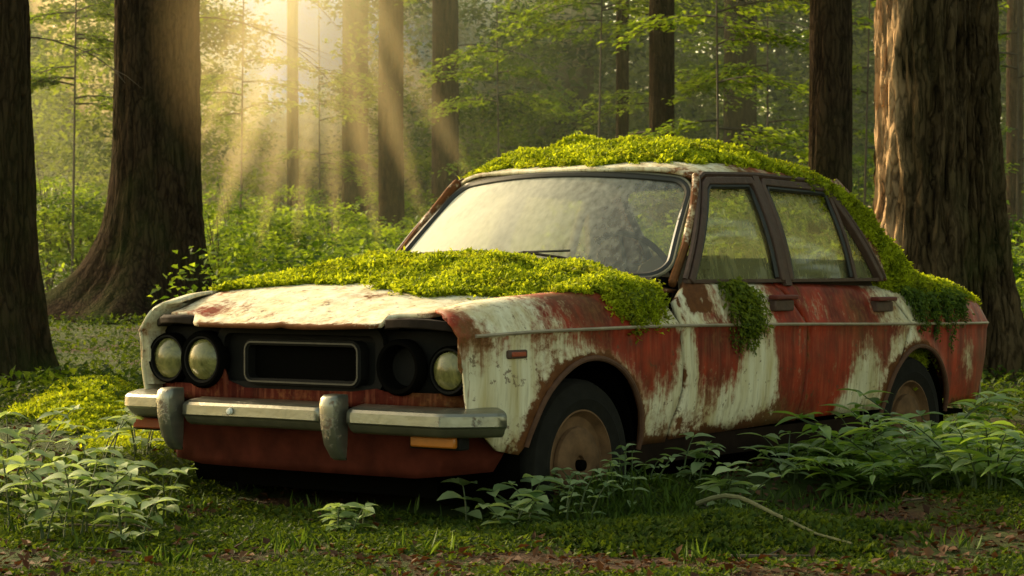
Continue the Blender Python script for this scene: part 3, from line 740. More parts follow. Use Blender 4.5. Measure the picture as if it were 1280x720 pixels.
def moss_blanket(name, label, outline, fmap, thick, n, mat, step=.04, size=(.009, .024), hang=0., lump=.75, freq=7., spill=.030):
    P, T = panel2(outline, step)
    B = np.array([tuple(p) for p in dens([Vector(q) for q in outline], step)])
    V = np.array([fmap(*p) for p in P])
    T = np.array(T); nv = np.zeros_like(V)
    cr = np.cross(V[T[:, 1]] - V[T[:, 0]], V[T[:, 2]] - V[T[:, 0]])
    for k in range(3): np.add.at(nv, T[:, k], cr)
    nv = unit(nv)
    if nv[:, 2].sum() < 0: nv = -nv; T = T[:, ::-1]
    hgt = []
    for p, v in zip(P, V):
        d = np.min(np.hypot(B[:, 0] - p[0], B[:, 1] - p[1]))
        t = thick(*p) if callable(thick) else thick
        k = 1 - math.exp(-d / .10)
        hgt.append(.006 + t * k * (1 - lump + lump * 2 * (.5 + .5 * mn.noise(Vector(v) * freq))))
    V2 = V + nv * np.array(hgt)[:, None]
    pos, nn = tri_sample(V2, T, n); m = 4
    # loose tufts spilling past the edge
    if spill:
        nb = int(n * .16); bi = rng.integers(0, len(B), nb); cen = B.mean(0); off = np.abs(rng.normal(size=nb)) * spill
        dirs = B[bi] - cen; dirs /= np.linalg.norm(dirs, axis=1, keepdims=True); q = B[bi] + dirs * off[:, None] + rng.normal(size=(nb, 2)) * spill * .4
        keep = np.array([mn.noise(Vector((x * 11, y * 11, 2.))) > -.05 for x, y in q])
        q = q[keep]; pe = np.array([fmap(*x) for x in q]) + np.array([0, 0, .006]); pos = np.concatenate([pos, pe]); nn = np.concatenate([nn, np.tile([0, 0, 1.], (len(pe), 1))]); n = len(pos)
    pos = np.repeat(pos, m, 0) + rng.normal(size=(n * m, 3)) * .006; nn = np.repeat(nn, m, 0)
    tip = unit(nn * .55 + rand_dirs(n * m) * .9 + np.array([0, 0, -hang]))
    ln = rng.uniform(*size, n * m)
    # light on the crests, dark in the hollows
    nz = np.array([mn.noise(Vector(p) * freq * 1.6) for p in pos[::m]]).repeat(m)
    tint = np.clip(.5 + .55 * nz + rng.normal(size=n * m) * .22, 0, 1)
    LV, LF, LT = leaf_cloud(pos, tip, nn + rand_dirs(n * m) * .5, ln, ln * rng.uniform(.45, .8, n * m), tint)
    V_, F_, T_ = join_parts([(V2, T, np.full(len(V2), .12)), (LV, LF, LT)])
    o = mesh(name, V_, F_, mat, None, True, {'tint': T_})
    return tag(o, label, 'moss', 'moss growing on the car')

def bonnet_top(u, s):
    if s > .60:      # on to the fender crown and down its outer face
        q = .225 - (s - .60) * 1.15
        return flank(1)(u, max(-.1, q))
    return bon_map(max(u, .13), s)
moss_blanket('moss_patch', 'thick bright yellow-green moss spread over the car bonnet below the windscreen',
    [(.44, -.60), (.56, -.40), (.66, -.10), (.58, .04), (.50, .17), (.54, .33), (.64, .47), (.80, .58), (.92, .66), (1.0, .74), (1.07, .78), (1.13, .73), (1.18, .76), (1.24, .71), (1.28, .66), (1.36, .60), (1.40, .2), (1.41, -.2), (1.40, -.60)],
    bonnet_top, lambda u, s: (.016 + .046 * sstep(.55, 1.15, u)) * (1 - .55 * sstep(.55, .7, s)), 40000, M['moss'])

TOPU = [1.80, 1.95, 2.2, 2.5, 2.8, 2.95, 3.1, 3.3, 3.5, 3.6, 3.8, 4.0, 4.25]
TOPZ = [1.392, 1.418, 1.432, 1.430, 1.400, 1.352, 1.275, 1.125, .978, .945, .93, .912, .88]
TOPW = [.60, .605, .605, .605, .61, .62, .645, .68, .71, .71, .71, .70, .68]
def shell_top(u, s):
    z = float(np.interp(u, TOPU, TOPZ)); w = float(np.interp(u, TOPU, TOPW)); a = abs(s) / .605
    s2 = s / .605 * w; over = max(0, a - 1)
    return (u, -(min(1, a) * w + over * .10) * (1 if s > 0 else -1), z - .018 * min(1, a) ** 2 - .05 * min(1, a) ** 6 - over * .9)
moss_blanket('moss_patch', 'bright moss mat along the car roof and down its back pillar to the boot',
    [(1.93, -.57), (1.86, -.40), (1.90, -.1), (1.84, .12), (1.92, .30), (2.0, .44), (2.2, .50), (2.45, .53), (2.7, .58), (2.9, .64), (3.05, .74), (3.2, .86), (3.35, .90), (3.5, .84), (3.62, .76), (3.72, .73), (3.80, .68), (3.95, .64), (4.18, .60), (4.2, .45), (4.0, .40), (3.7, .44), (3.5, .50), (3.3, .52), (3.1, .46), (2.98, .2), (2.95, -.3), (2.9, -.58), (2.4, -.59)],
    shell_top, lambda u, s: float(np.interp(u, [1.85, 2.1, 2.6, 2.9, 3.2, 3.5, 3.8, 4.2], [.025, .065, .065, .045, .045, .050, .040, .02])) * (1 - .55 * sstep(.25, .6, s) * sstep(3., 2.7, u)), 62000, M['moss'])
fd1 = flank(1, True)
def hanging_moss(label, fmap, strands, mat, leaf=(.018, .040)):
    """threads of moss hanging down a panel: strands = (u, q_top, length)"""
    parts = []; mb = MB()
    for u, q0, ln in strands:
        n = max(5, int(ln / .012)); P = []
        for k in range(n):
            t = k / (n - 1); q = q0 - ln * t; uu = u + .018 * mn.noise(Vector((u * 20, t * 3, 1))) + .01 * t * math.sin(u * 40)
            p = Vector(fmap(uu, q)) + Vector((0, -.006 - .030 * math.sin(math.pi * min(1, t + .15)) * random.uniform(.4, 1), 0)); P.append(p)
        mb.tube(P[::max(1, n // 6)] + [P[-1]], .002, 3)
        for p, t in zip(P, np.linspace(0, 1, n)):
            m = random.randint(3, 6); pos = np.tile(np.array(p), (m, 1)) + rng.normal(size=(m, 3)) * np.array([.010, .006, .008])
            tip = unit(rand_dirs(m) * np.array([1, .6, .6]) + np.array([0, -.35, -.55])); l2 = rng.uniform(*leaf, m) * (1 - .45 * t)
            parts.append(leaf_cloud(pos, tip, np.array([0, -1., .4]) + rand_dirs(m) * .5, l2, l2 * .5, np.clip(.62 - .3 * t + rng.normal(size=m) * .25, 0, 1)))
    k = len(mb.v); parts.append((np.array(mb.v), np.concatenate([[f[:3], (f[0], f[2], f[3])] if len(f) == 4 else [f[:3]] for f in mb.f]), np.full(k, .1)))
    V, F, T = join_parts(parts)
    return tag(mesh('hanging_moss', V, F, mat, None, True, {'tint': T}), label, 'moss', 'moss growing on the car')
fd1 = flank(1, True)
def sill(u, q): return fd1(u, q) if q < .165 else (u, -(.745 - (q - .165) * 1.2), .918)
hanging_moss('dark green moss strands trailing from the front door window sill', sill,
    [(random.gauss(1.85, .065), random.uniform(.11, .19), abs(random.gauss(.09, .11)) + .03) for _ in range(46)], M['midmoss'])
hanging_moss('green moss fringe trailing down the rear flank below the boot edge', flank(1),
    [(random.uniform(3.30, 3.95), random.uniform(.13, .22), abs(random.gauss(.07, .06)) + .03) for _ in range(110)], M['darkmoss'])
hanging_moss('green moss fringe trailing from the bonnet over the front wing', lambda u, q: flank(1)(u, q),
    [(random.uniform(.98, 1.22), random.uniform(.13, .2), abs(random.gauss(.04, .035)) + .02) for _ in range(60)], M['midmoss'])

# ------------------------------------------------------------------ ground
def nonuni(a): return np.sign(a) * np.abs(a)
Ds = np.concatenate([np.arange(-14, 5, 1.), np.arange(5, 15, .10), np.arange(15, 32, .3), np.arange(32, 90, 1.5), np.arange(90, 240, 10)])
Ls = np.concatenate([np.arange(-120, -20, 8), np.arange(-20, -4, .6), np.arange(-4, 4, .09), np.arange(4, 20, .6), np.arange(20, 121, 8)])
rows = [[tuple(W(D, L)) for L in Ls] for D in Ds]
g = MB().grid(rows).build('ground', M['ground']); tag(g, kind='structure')

def near_floor(n, d0, d1, pxa, pxb):
    D = d0 + (d1 - d0) * rng.random(n) ** 1.3; px = rng.uniform(pxa, pxb, n); L = (px - 640) / FPX * D
    return D, L

def floor_leaves(name, n, d0, d1, mat, size, keep, upward, kindlabel, px=(-60, 1340), m=3, lift=.0, flat=.3):
    D, L = near_floor(n, d0, d1, *px)
    P = []
    for d, l in zip(D, L):
        k = keep(d, l)
        if k > random.random(): P.append(tuple(W(d, l)))
    P = np.array(P); P = np.repeat(P, m, 0); k = len(P)
    P[:, :2] += rng.normal(size=(k, 2)) * size[1] * .8; P[:, 2] += lift * rng.random(k)
    tip = unit(rand_dirs(k) * np.array([1, 1, flat]) + np.array([0, 0, upward]))
    ln = rng.uniform(*size, k)
    tint = np.clip(rng.normal(size=k) * .25 + .45 + .4 * np.array([mn.noise(Vector(p) * 1.3) for p in P[::m]]).repeat(m), 0, 1)
    V, F, T = leaf_cloud(P, tip, np.array([0, 0, 1.]) + rand_dirs(k) * .4, ln, ln * rng.uniform(.4, .75, k), tint)
    o = mesh(name, V, F, mat, None, True, {'tint': T}); return tag(o, kindlabel[0], kindlabel[1], kind='stuff')

def mossy(d, l):
    p = W(d, l, 0); return .5 + mn.fractal(Vector((p.x * .9, p.y * .9, 5.)), 1., 2., 3) * 1.0
def under_car(d, l):
    p = W(d, l, 0); return .30 < p.x < 4.2 and abs(p.y) < .55
floor_leaves('ground_moss', 62000, 6.2, 13.5, M['ground_moss'], (.012, .030), lambda d, l: 0 if under_car(d, l) else sstep(.22, .52, mossy(d, l)), .75, ('low green moss covering the forest floor round the car', 'moss'))
floor_leaves('fallen_leaves', 15000, 6.2, 12., M['litter'], (.014, .050), lambda d, l: sstep(.55, .33, mossy(d, l)) * .9 + .03, .05, ('brown dead leaves lying on bare soil in front of the car', 'leaves'), m=1, lift=.012, flat=.35)
floor_leaves('ground_cover', 15000, 12.5, 30, M['ground_moss'], (.03, .07), lambda d, l: .75, .55, ('low green plants covering the clearing floor behind the car', 'ground cover'), lift=.10, px=(-120, 1400))

floor_leaves('clearing_moss', 16000, 5.2, 12., M['ground_moss'], (.02, .05), lambda d, l: 0 if under_car(d, l) or -60 < 640 + l / d * FPX < 1340 else .9, .75, ('low green moss at the sides of the clearing', 'moss'), px=(-900, 2300))
# thin grass standing in loose tufts
P, Tp, Ln = [], [], []
tufts = [(random.uniform(6.6, 10.5), random.uniform(-30, 1310)) for _ in range(40)] + [(random.uniform(7.5, 8.1), random.uniform(745, 880)) for _ in range(26)]
for D, px in tufts:
    for k in range(random.randint(14, 40)):
        d = D + random.gauss(0, .05); l = across(px, D) + random.gauss(0, .06)
        if under_car(d, l): continue
        P.append(tuple(W(d, l))); a = random.uniform(0, 6.28); b = random.uniform(.15, .8); Tp.append((math.cos(a) * b, math.sin(a) * b, 1)); Ln.append(random.uniform(.025, .085))
Ln = np.array(Ln); k = len(P)
V, F, T = leaf_cloud(np.array(P), np.array(Tp), rand_dirs(k), Ln, np.full(k, .0038), np.clip(.5 + rng.normal(size=k) * .3, 0, 1), .1, .3)
tag(mesh('grass', V, F, M['blade'], None, True, {'tint': T}), 'thin grass blades in loose tufts on the mossy floor', 'grass', kind='stuff')

# ------------------------------------------------------------------ small plants in front
def stem_curve(p, d, h, bend, n=6):
    out = []
    for k in range(n + 1):
        t = k / n; out.append(Vector(p) + Vector(d) * bend * t * t + Vector((0, 0, h * (t - .18 * t * t * (bend / max(h, .01))))))
    return out

def broad_plant(D, px, nst, h, ln, label, spread=.10, mat='leaf', wide=.62, group='leafy plants on the forest floor', name='leafy_plant', bend=(.1, .6)):
    base = W(D, across(px, D)); root = thing(name, label, 'plant', base, group)
    for k in range(nst):
        a = random.uniform(0, 6.283); p = base + Vector((math.cos(a), math.sin(a), 0)) * spread * random.random(); p.z = terrain(*DL(p)) - .01
        hh = h * random.uniform(.65, 1.1); dr = Vector((math.cos(a), math.sin(a), 0)) ; c = stem_curve(p, dr, hh, hh * random.uniform(*bend))
        st = MB().tube(c, [.0045 * (1 - .6 * i / 6) for i in range(7)], 5).build('stem', M['stem'], root)
        P, Tp, L_ = [], [], []
        n = max(3, int(hh / .055))
        for i in range(n):
            t = .30 + .70 * i / (n - 1); q = t * 6; i0 = min(5, int(q)); pt = c[i0].lerp(c[i0 + 1], q - i0)
            b = a + i * 1.57 + random.uniform(-.4, .4)
            for s in ((0, math.pi) if i < n - 1 else (0, 2.1, 4.2)):
                P.append(tuple(pt)); Tp.append((math.cos(b + s), math.sin(b + s), random.uniform(.0, .55))); L_.append(ln * (1.05 - .45 * abs(t - .6)) * random.uniform(.7, 1.1))
        k_ = len(P); L_ = np.array(L_); tint = np.clip(rng.normal(size=k_) * .25 + .5, 0, 1)
        V, F, T = leaf_fine(P, Tp, np.tile([0, 0, 1.], (k_, 1)) + rand_dirs(k_) * .25, L_, L_ * wide, tint)
        mesh('foliage', V, F, M[mat], st, True, {'tint': T})
    return root

def frond_plant(D, px, nfr, ln, label, leaf=.115, group='arching ferny plants', rise=.80, mat='fern'):
    base = W(D, across(px, D)); root = thing('fern', label, 'fern', base, group)
    a0 = random.uniform(0, 6.28)
    for k in range(nfr):
        a = a0 + k * 6.283 / nfr + random.uniform(-.3, .3); L_ = ln * random.uniform(.7, 1.1); n = 12
        d = Vector((math.cos(a), math.sin(a), 0)); pts = []
        for i in range(n + 1):
            t = i / n; pts.append(base + d * L_ * (.15 * t + .75 * t * t * .9 + .1 * t) + Vector((0, 0, L_ * rise * (1.25 * t - .85 * t * t) - .01)))
        fr = MB().tube(pts, [.005 * (1 - .75 * i / n) for i in range(n + 1)], 5).build('frond', M['stem'], root)
        P, Tp, Ls_ = [], [], []
        for i in range(3, n * 2 + 1):
            t = i / (n * 2); q = t * n; i0 = min(n - 1, int(q)); pt = pts[i0].lerp(pts[i0 + 1], q - i0); tg = (pts[i0 + 1] - pts[i0]).normalized()
            sd = tg.cross(Vector((0, 0, 1))).normalized(); w = leaf * math.sin(math.pi * min(1, .18 + t * .80)) ** .7 * random.uniform(.85, 1.1)
            for s in (-1, 1):
                P.append(tuple(pt)); Tp.append(tuple(sd * s + tg * .65 + Vector((0, 0, random.uniform(-.1, .25))))); Ls_.append(w)
        P.append(tuple(pts[-1])); Tp.append(tuple(tg)); Ls_.append(leaf * .6)
        k_ = len(P); Ls_ = np.array(Ls_); tint = np.clip(rng.normal(size=k_) * .2 + random.uniform(.3, .7), 0, 1)
        V, F, T = leaf_fine(P, Tp, np.tile([0, 0, 1.], (k_, 1)) + rand_dirs(k_) * .12, Ls_, Ls_ * .30, tint, droop=.25)
        mesh('foliage', V, F, M[mat], fr, True, {'tint': T})
    return root

PLANTS = [  # D, bearing, stems, height, leaf length, label
    (7.58, 30, 5, .33, 0.094, 'tall pale-leaved plant at the picture edge left of the bumper'),
    (7.49, 95, 5, .30, 0.098, 'bushy broad-leaved plant second from the left edge of the picture'),
    (7.77, 150, 5, .27, 0.094, 'sunlit broad-leaved plant between the left plants and the bumper end'),
    (7.30, 55, 4, .25, 0.090, 'low broad-leaved plant at the front of the left clump'),
    (7.21, 155, 3, .16, 0.098, 'short plant with wide pale leaves in front of the left clump'),
    (8.09, 205, 4, .20, 0.078, 'small bright plant growing just below the left bumper end'),
    (8.56, 120, 5, .26, 0.082, 'yellow-green plant behind the left clump beside the moss mound'),
    (8.28, 15, 5, .32, 0.090, 'dark leafy plant at the left edge behind the pale-leaved one'),
    (8.93, 175, 4, .20, 0.074, 'little sunlit plant beside the far corner of the bumper'),
]
for a in PLANTS: broad_plant(*a)
broad_plant(7.5, 420, 4, .11, .075, 'flat pale seedling on the soil below the bumper middle', .12)
broad_plant(7.6, 445, 3, .10, .07, 'tiny sprig on the soil below the car overrider', .08)
broad_plant(7.85, 660, 3, .15, .10, 'wide-leaved seedling standing in front of the front wheel', .05, wide=.7)
broad_plant(7.9, 585, 1, .17, .11, 'single round-leaved seedling on a thin stalk under the bumper corner', .02, wide=.8, bend=(.05, .2))
broad_plant(8.0, 735, 5, .11, .055, 'small-leaved green tuft hiding the lower front wheel', .12)
broad_plant(8.15, 790, 5, .12, .055, 'bushy small-leaved tuft behind the front wheel', .12)
broad_plant(8.3, 850, 4, .20, .095, 'upright plant with pointed leaves below the front door', .08, wide=.5)
broad_plant(8.75, 985, 5, .20, .12, 'rosette of long leaves below the rear door', .05, wide=.32, bend=(.5, 1.2), name='leafy_plant')
broad_plant(8.5, 1165, 2, .26, .14, 'tall broad-leaved plant between the ferns with upright leaves', .05, wide=.45)
broad_plant(8.15, 1215, 3, .28, .13, 'dark upright plant with long leaves near the right picture edge', .06, wide=.38)
FERNS = [
    (8.6, 1100, 6, .46, 'arching fern below the rear wheel'), (8.9, 1215, 7, .50, 'bright fern below the tail of the car'),
    (8.3, 1262, 6, .44, 'sunlit fern at the right edge of the picture'), (9.6, 1250, 7, .44, 'yellow-green fern behind the car tail'),
    (9.0, 1028, 5, .32, 'small fern tucked against the rear door sill'), (9.5, 1150, 6, .40, 'fern spreading against the rear tyre'),
]
for a in FERNS: frond_plant(*a)
LONG = [ (8.55, 1060, 5, 0.26, 0.14, 'long-leaved bright plant in front of the rear door edge'), (8.75, 1130, 6, 0.45, 0.14, 'tall long-leaved bright plant in front of the rear wheel'),
    (8.4, 1205, 6, 0.31, 0.14, 'leafy bright plant below the rear wing'),
    (8.1, 1240, 5, 0.27, 0.14, 'long-leaved plant at the right edge of the picture'), (9.3, 1195, 5, 0.42, 0.14, 'long-leaved plant close under the tail'),
    (9.1, 1080, 5, 0.32, 0.12, 'low long-leaved plant leaning on the rear sill') ]
for a in LONG: broad_plant(*a, spread=.12, mat='fern', wide=.36, bend=(.4, 1.1), group='long-leaved plants beside the rear wheel')
broad_plant(7.95, 780, 6, .15, .055, 'tall small-leaved tuft between the front wheel and the door', .14)
broad_plant(7.7, 700, 6, .15, .05, 'low bushy tuft on the moss below the front wheel', .14)
broad_plant(7.6, 640, 4, .12, .09, 'spreading pale seedling left of the front wheel', .08, wide=.7)
broad_plant(8.0, 905, 4, .18, .10, 'pale-leaved plant under the middle of the car', .08, wide=.5)
# thin fallen branch
pts = [W(7.9 + .0 * k, across(880, 8.2)) for k in range(1)]
P0 = W(7.75, across(872, 7.75)); P1 = W(7.0, across(1062, 7.0)); pts = []
for k in range(12):
    t = k / 11; p = P0.lerp(P1, t); p.z = terrain(*DL(p)) + .035 + .045 * math.sin(math.pi * min(1, t * 1.25)) + .05 * (1 - t) * (.6 + .4 * math.sin(t * 9)); p += RGT * .012 * math.sin(t * 7); pts.append(p)
tag(MB().tube(pts, [.009 - .0005 * k for k in range(12)], 7).build('fallen_branch', M['mossy_twig']), 'thin mossy fallen branch lying on the moss below the front door', 'branch')
P0 = W(7.9, across(575, 7.9)); P1 = P0 + RGT * .05 + Vector((0, 0, .12))

def moss_mound(label, D, px, rd, rl, th, n, mat):
    L0 = across(px, D); out = [(rd * math.cos(a) * (1 + .22 * math.sin(3 * a + D)), rl * math.sin(a) * (1 + .18 * math.sin(5 * a + px))) for a in np.linspace(0, 6.283, 22)[:-1]]
    o = moss_blanket('moss_mound', label, out, lambda a, b: tuple(W(D + a, L0 + b)), lambda a, b: th * max(0, 1 - (a / rd) ** 2 * .8 - (b / rl) ** 2 * .8), n, mat, min(rd, rl) / 9, (.012, .032), 0., .45, 6.)
    o['category'] = 'moss'; o['group'] = 'moss mounds on the forest floor'
moss_mound('large sunlit yellow moss mound beside the cut-off left trunk', 12.6, 112, .9, .30, .07, 8000, M['moss'])
moss_mound('sunlit moss hump between the left trunk and the bumper end', 11.3, 172, .5, .22, .05, 4000, M['moss'])
moss_mound('deep green moss cushion on the floor below the rear door', 7.35, 900, .40, .55, .05, 6000, M['ground_moss'])

for k in range(26):
    D = random.uniform(6.7, 9.5); L = across(random.uniform(40, 1260), D); a = random.uniform(0, 6.28); ln = random.uniform(.12, .42); p = W(D, L)
    if .0 < p.x < 4.3 and abs(p.y) < .8: continue
    pp = []
    for q in range(6):
        c = p + Vector((math.cos(a), math.sin(a), 0)) * ln * (q / 5 - .5); c += Vector((mn.noise(c * 9), mn.noise(c * 9 + Vector((3, 3, 3))), 0)) * .03; c.z = terrain(*DL(c)) + .014; pp.append(c)
    mb = MB().tube(pp, [.006 - .0007 * q for q in range(6)], 5); e = Vector((math.cos(a + .8), math.sin(a + .8), .2)); mb.tube([pp[2], pp[2] + e * ln * .3], [.003, .0015], 4)
    tag(mb.build('twig', M['twig']), 'short dry twig lying on the moss in front of the car', 'twig', 'dry twigs on the forest floor')

# ------------------------------------------------------------------ trees
def trunk_mesh(base, dia, height, seed, flare=.5, lobes=5, ridge=.035, seg=64, rows=70, taper=.35, lean=(0, 0), twist=.3, damp=1.5, fl_h=.9, rf=4., roots=()):
    rowsV, rid, dmp = [], [], []
    so = Vector((seed * 3.7, seed * 1.3, seed * 2.1)); ph = seed * 1.7
    for i in range(rows):
        t = (i / (rows - 1)) ** 1.5; z = -.35 + t * (height + .35)
        r = dia / 2 * (1 - taper * max(0, z) / height); fl = math.exp(-max(0, z + .1) / (fl_h * .42)) * flare
        row = []
        for k in range(seg):
            a = 2 * math.pi * k / seg; ca, sa = math.cos(a), math.sin(a)
            lob = .55 + .45 * math.cos(lobes * a + ph + .6 * math.sin(2 * a + seed))
            rr_ = r * (1 + fl * (.35 + lob * 1.0))
            for aa, am, zz in roots: rr_ += r * am * math.exp(-max(0, z) / zz) * max(0, math.cos(a - aa)) ** 5
            rr_ *= 1 + .06 * mn.noise(Vector((ca * 1.5, sa * 1.5, z * .5)) + so)
            q = Vector((ca * rf * (dia + .3), sa * rf * (dia + .3), z * .9 + twist * a)) + so
            n1 = 1 - 2 * abs(mn.noise(q * 1.4)); n2 = 1 - 2 * abs(mn.noise(q * 3.1 + Vector((5, 5, 5))))
            rdg = .65 * n1 + .35 * n2
            rr_ += ridge * dia * (rdg - .4)
            row.append((base.x + ca * rr_ + lean[0] * z, base.y + sa * rr_ + lean[1] * z, base.z + z))
            rid.append(max(0, min(1, .5 + .5 * rdg))); dmp.append(max(0, min(1, math.exp(-max(0, z) / damp))))
        rowsV.append(row)
    return rowsV, rid, dmp

def in_sun_lane(p, wl=1.9, wr=2.6):
    """is p between the sun and the car (the gap in the canopy the light falls through)"""
    c = Vector((1.9, 0, .9)); d = Vector(p) - c; t = d.dot(SUN)
    if t < 0: return False
    o = d - SUN * t; l = o.dot(RGT)
    return -2.6 < l < 2.8 and -1.6 < (o - RGT * l).length * (1 if o.z > 0 else -1) < 2.2

def crown_mesh(base, z0, z1, rad, n, size, seed, mat, parent, name='crown', clump=None, nclump=26):
    cs = []
    for k in range(nclump):
        z = random.uniform(z0, z1); f = math.sin(math.pi * min(1, max(.12, (z - z0) / (z1 - z0) * .85 + .15))); a = random.uniform(0, 6.283); r = rad * f * math.sqrt(random.random())
        c = Vector((base.x + r * math.cos(a), base.y + r * math.sin(a), base.z + z))
        if in_sun_lane(c): continue
        cs.append((c, rad * random.uniform(.22, .42)))
    if not cs: return None
    per = n // len(cs); P, N = [], []
    for c, r in cs:
        d = rand_dirs(per) * (rng.random((per, 1)) ** .45) * r * np.array([1, 1, .55]); P.append(np.array(c) + d)
    P = np.concatenate(P); k = len(P)
    tip = unit(rand_dirs(k) * np.array([1, 1, .5]) + np.array([0, 0, -.15])); ln = rng.uniform(*size, k)
    tint = np.clip(.5 + rng.normal(size=k) * .25, 0, 1)
    V, F, T = leaf_cloud(P, tip, np.array([0, 0, 1.]) + rand_dirs(k) * .6, ln, ln * .6, tint)
    return mesh(name, V, F, mat, parent, True, {'tint': T})

def lit_side_mask(rows, base, a0, wid):  # mask for pale bark that imitates sunlight on one side of a trunk
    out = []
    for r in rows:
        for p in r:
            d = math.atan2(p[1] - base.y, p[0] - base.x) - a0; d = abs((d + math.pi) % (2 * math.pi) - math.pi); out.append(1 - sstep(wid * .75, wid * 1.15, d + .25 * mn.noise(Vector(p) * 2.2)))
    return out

def tree(D, px, dia, height, label, mat='bark', crown=(9, 15, 3.0, 2600, (.10, .22)), name='forest_tree', group=None, dz=0., branches=0, dry=None, **kw):
    base = W(D, across(px, D)); base.z += dz; seed = kw.pop('seed', random.random() * 9)
    root = thing(name, label, 'tree', base, group)
    rows, rid, dmp = trunk_mesh(base, dia, height, seed, **kw)
    MB().grid(rows, False, True).build('trunk', M[mat], root, attrs={'ridge': rid, 'damp': dmp, 'dry': lit_side_mask(rows, base, *dry) if dry else [0.] * len(rid)}, angle=80)
    if crown: crown_mesh(base, *crown[:3], crown[3], crown[4], seed, M['far'], root)
    for k in range(branches):
        z = random.uniform(.8, 5.5); a = random.uniform(0, 6.283); limb(root, base, z, a, random.uniform(.6, 1.6), dia)
    return root

def limb(root, base, z, a, ln, dia, r=.018, leafy=0, droop=.35, mat='twig', twigs=5):
    d = Vector((math.cos(a), math.sin(a), 0)); p = base + Vector((0, 0, z)) + d * dia * .40; pts = []
    for i in range(7):
        t = i / 6; pts.append(p + d * ln * t + Vector((0, 0, -droop * ln * t * t + .1 * ln * t)) + Vector((mn.noise(p * 3 + d * t * 2), mn.noise(p * 3 + d * t * 2 + Vector((4, 4, 4))), 0)) * .10 * ln * t)
    mb = MB().tube(pts, [r * (1 - .8 * i / 6) for i in range(7)], 5)
    for k in range(twigs):
        i = random.randint(2, 5); b = a + random.choice((-1, 1)) * random.uniform(.5, 1.1); l2 = ln * random.uniform(.2, .45); q = pts[i]
        e = Vector((math.cos(b), math.sin(b), random.uniform(-.5, .1)))
        mb.tube([q, q + e * l2 * .5, q + e * l2 + Vector((0, 0, -.1 * l2))], [r * .4, r * .3, r * .1], 4)
    return mb.build('branch', M[mat], root)

big = dict(seg=150, rows=170)
tree(14.6, -42, .80, 15, 'dark trunk cut off by the left edge of the picture', 'bark', (8.5, 15, 3.2, 2600, (.10, .22)), seed=2.2, flare=.62, lobes=5, ridge=.05, fl_h=1.1, **big)
tree(25.5, 197, .93, 18, 'massive dark trunk with spreading roots behind the left headlights', 'bark', (10, 18, 3.5, 2600, (.12, .25)), seed=4.15, flare=.55, lobes=5, ridge=.045, fl_h=1.4, taper=.2, roots=((YAW + math.pi / 2, 2.1, .42), (YAW + math.pi * .85, 1.2, .4), (YAW - math.pi * .62, .9, .35)), **big)
for z, a, l_ in ((3.3, .3, 1.7), (3.9, -.5, 2.1), (4.4, .1, 1.8)):
    T2 = [o for o in COL.objects if o.name.startswith('forest_tree')][1]; limb(T2, T2.location, z, YAW - math.pi / 2 + a, l_, .93, .010, droop=.55, twigs=12)
for z, a, l_ in ((3.2, .2, .9), (2.3, .1, .7)):
    T1 = [o for o in COL.objects if o.name.startswith('forest_tree')][0]; limb(T1, T1.location, z, YAW - math.pi / 2 + a, l_, .8, .006, droop=.5, twigs=10)
tree(16.6, 1170, .76, 16, 'huge craggy trunk behind the car tail with a sunlit left edge', 'bark2', (9, 16, 3.2, 2600, (.10, .22)), seed=5.3, flare=.38, lobes=6, ridge=.13, fl_h=2.2, rf=5.0, taper=.1, seg=220, rows=300, dry=(YAW + math.pi * .62, .62), roots=((YAW + math.pi * .86, .62, 40.), (YAW - math.pi / 2, .9, .6), (YAW + math.pi * .86, .5, .7)))  # left face painted pale as if sunlit; full-height ridge added to catch sun
mid = dict(seg=72, rows=80)
tree(23.0, 1038, .42, 15, 'straight dark trunk just left of the huge craggy tree', 'bark', (9, 15, 2.4, 1800, (.10, .22)), seed=6.1, flare=.3, taper=.12, **mid)
tree(36.0, 489, .40, 11.5, 'bare straight trunk standing clear in the sunlit shrubs left of the windscreen', 'bark_red', None, seed=1.2, flare=.12, taper=.1, branches=2, **mid)
tree(39.0, 557, .45, 11.5, 'straight brown trunk rising behind the windscreen corner', 'bark_red', None, seed=7.7, flare=.12, taper=.1, branches=2, **mid)
tree(41.0, 444, .46, 11.5, 'hazy broad trunk below the sun glow', 'bark_red', None, seed=3.4, flare=.2, taper=.1, branches=2, **mid)
tree(44.0, 366, .22, 11.5, 'slender pale trunk directly under the sun glow', 'bark_red', None, seed=8.8, flare=.1, taper=.15, **mid)
tree(30.0, 827, .32, 16, 'dark straight trunk above the middle of the car roof', 'bark', (9, 16, 2.6, 1800, (.12, .25)), seed=9.9, flare=.15, taper=.1, branches=2, **mid)
tree(34.0, 778, .19, 15, 'thin dark trunk beside the one above the car roof', 'bark', (9, 15, 2.4, 1800, (.12, .25)), seed=10.5, flare=.1, taper=.1, **mid)
tree(38.0, 925, .55, 17, 'wide shadowy trunk behind the beech sprays', 'bark', (9, 17, 3., 2000, (.14, .28)), seed=11.9, flare=.15, taper=.15, branches=3, **mid)
tree(34.0, 1268, .24, 15, 'slim pale trunk at the right edge beside the huge tree', 'bark_red', (9, 15, 2.4, 1600, (.12, .25)), seed=12.9, flare=.15, taper=.1, **mid)
tree(52.0, 716, .95, 18, 'broad grey hazy trunk left of the leafy spray', 'bark', (11, 18, 3., 2000, (.16, .3)), seed=13.3, flare=.1, taper=.1, **mid)
for D, L in ((12.5, 5.6), (9.0, 6.4), (5.0, 5.8), (0.5, 5.2)):  # unseen trees added to block sky light on the right
    tree(D, 640 + L / D * FPX, .5, 14, 'unseen tree added beyond the right edge to block sky light', 'bark', (1.6, 13, 2.3, 3600, (.18, .36)), group='unseen trees added for shade', seg=24, rows=30)
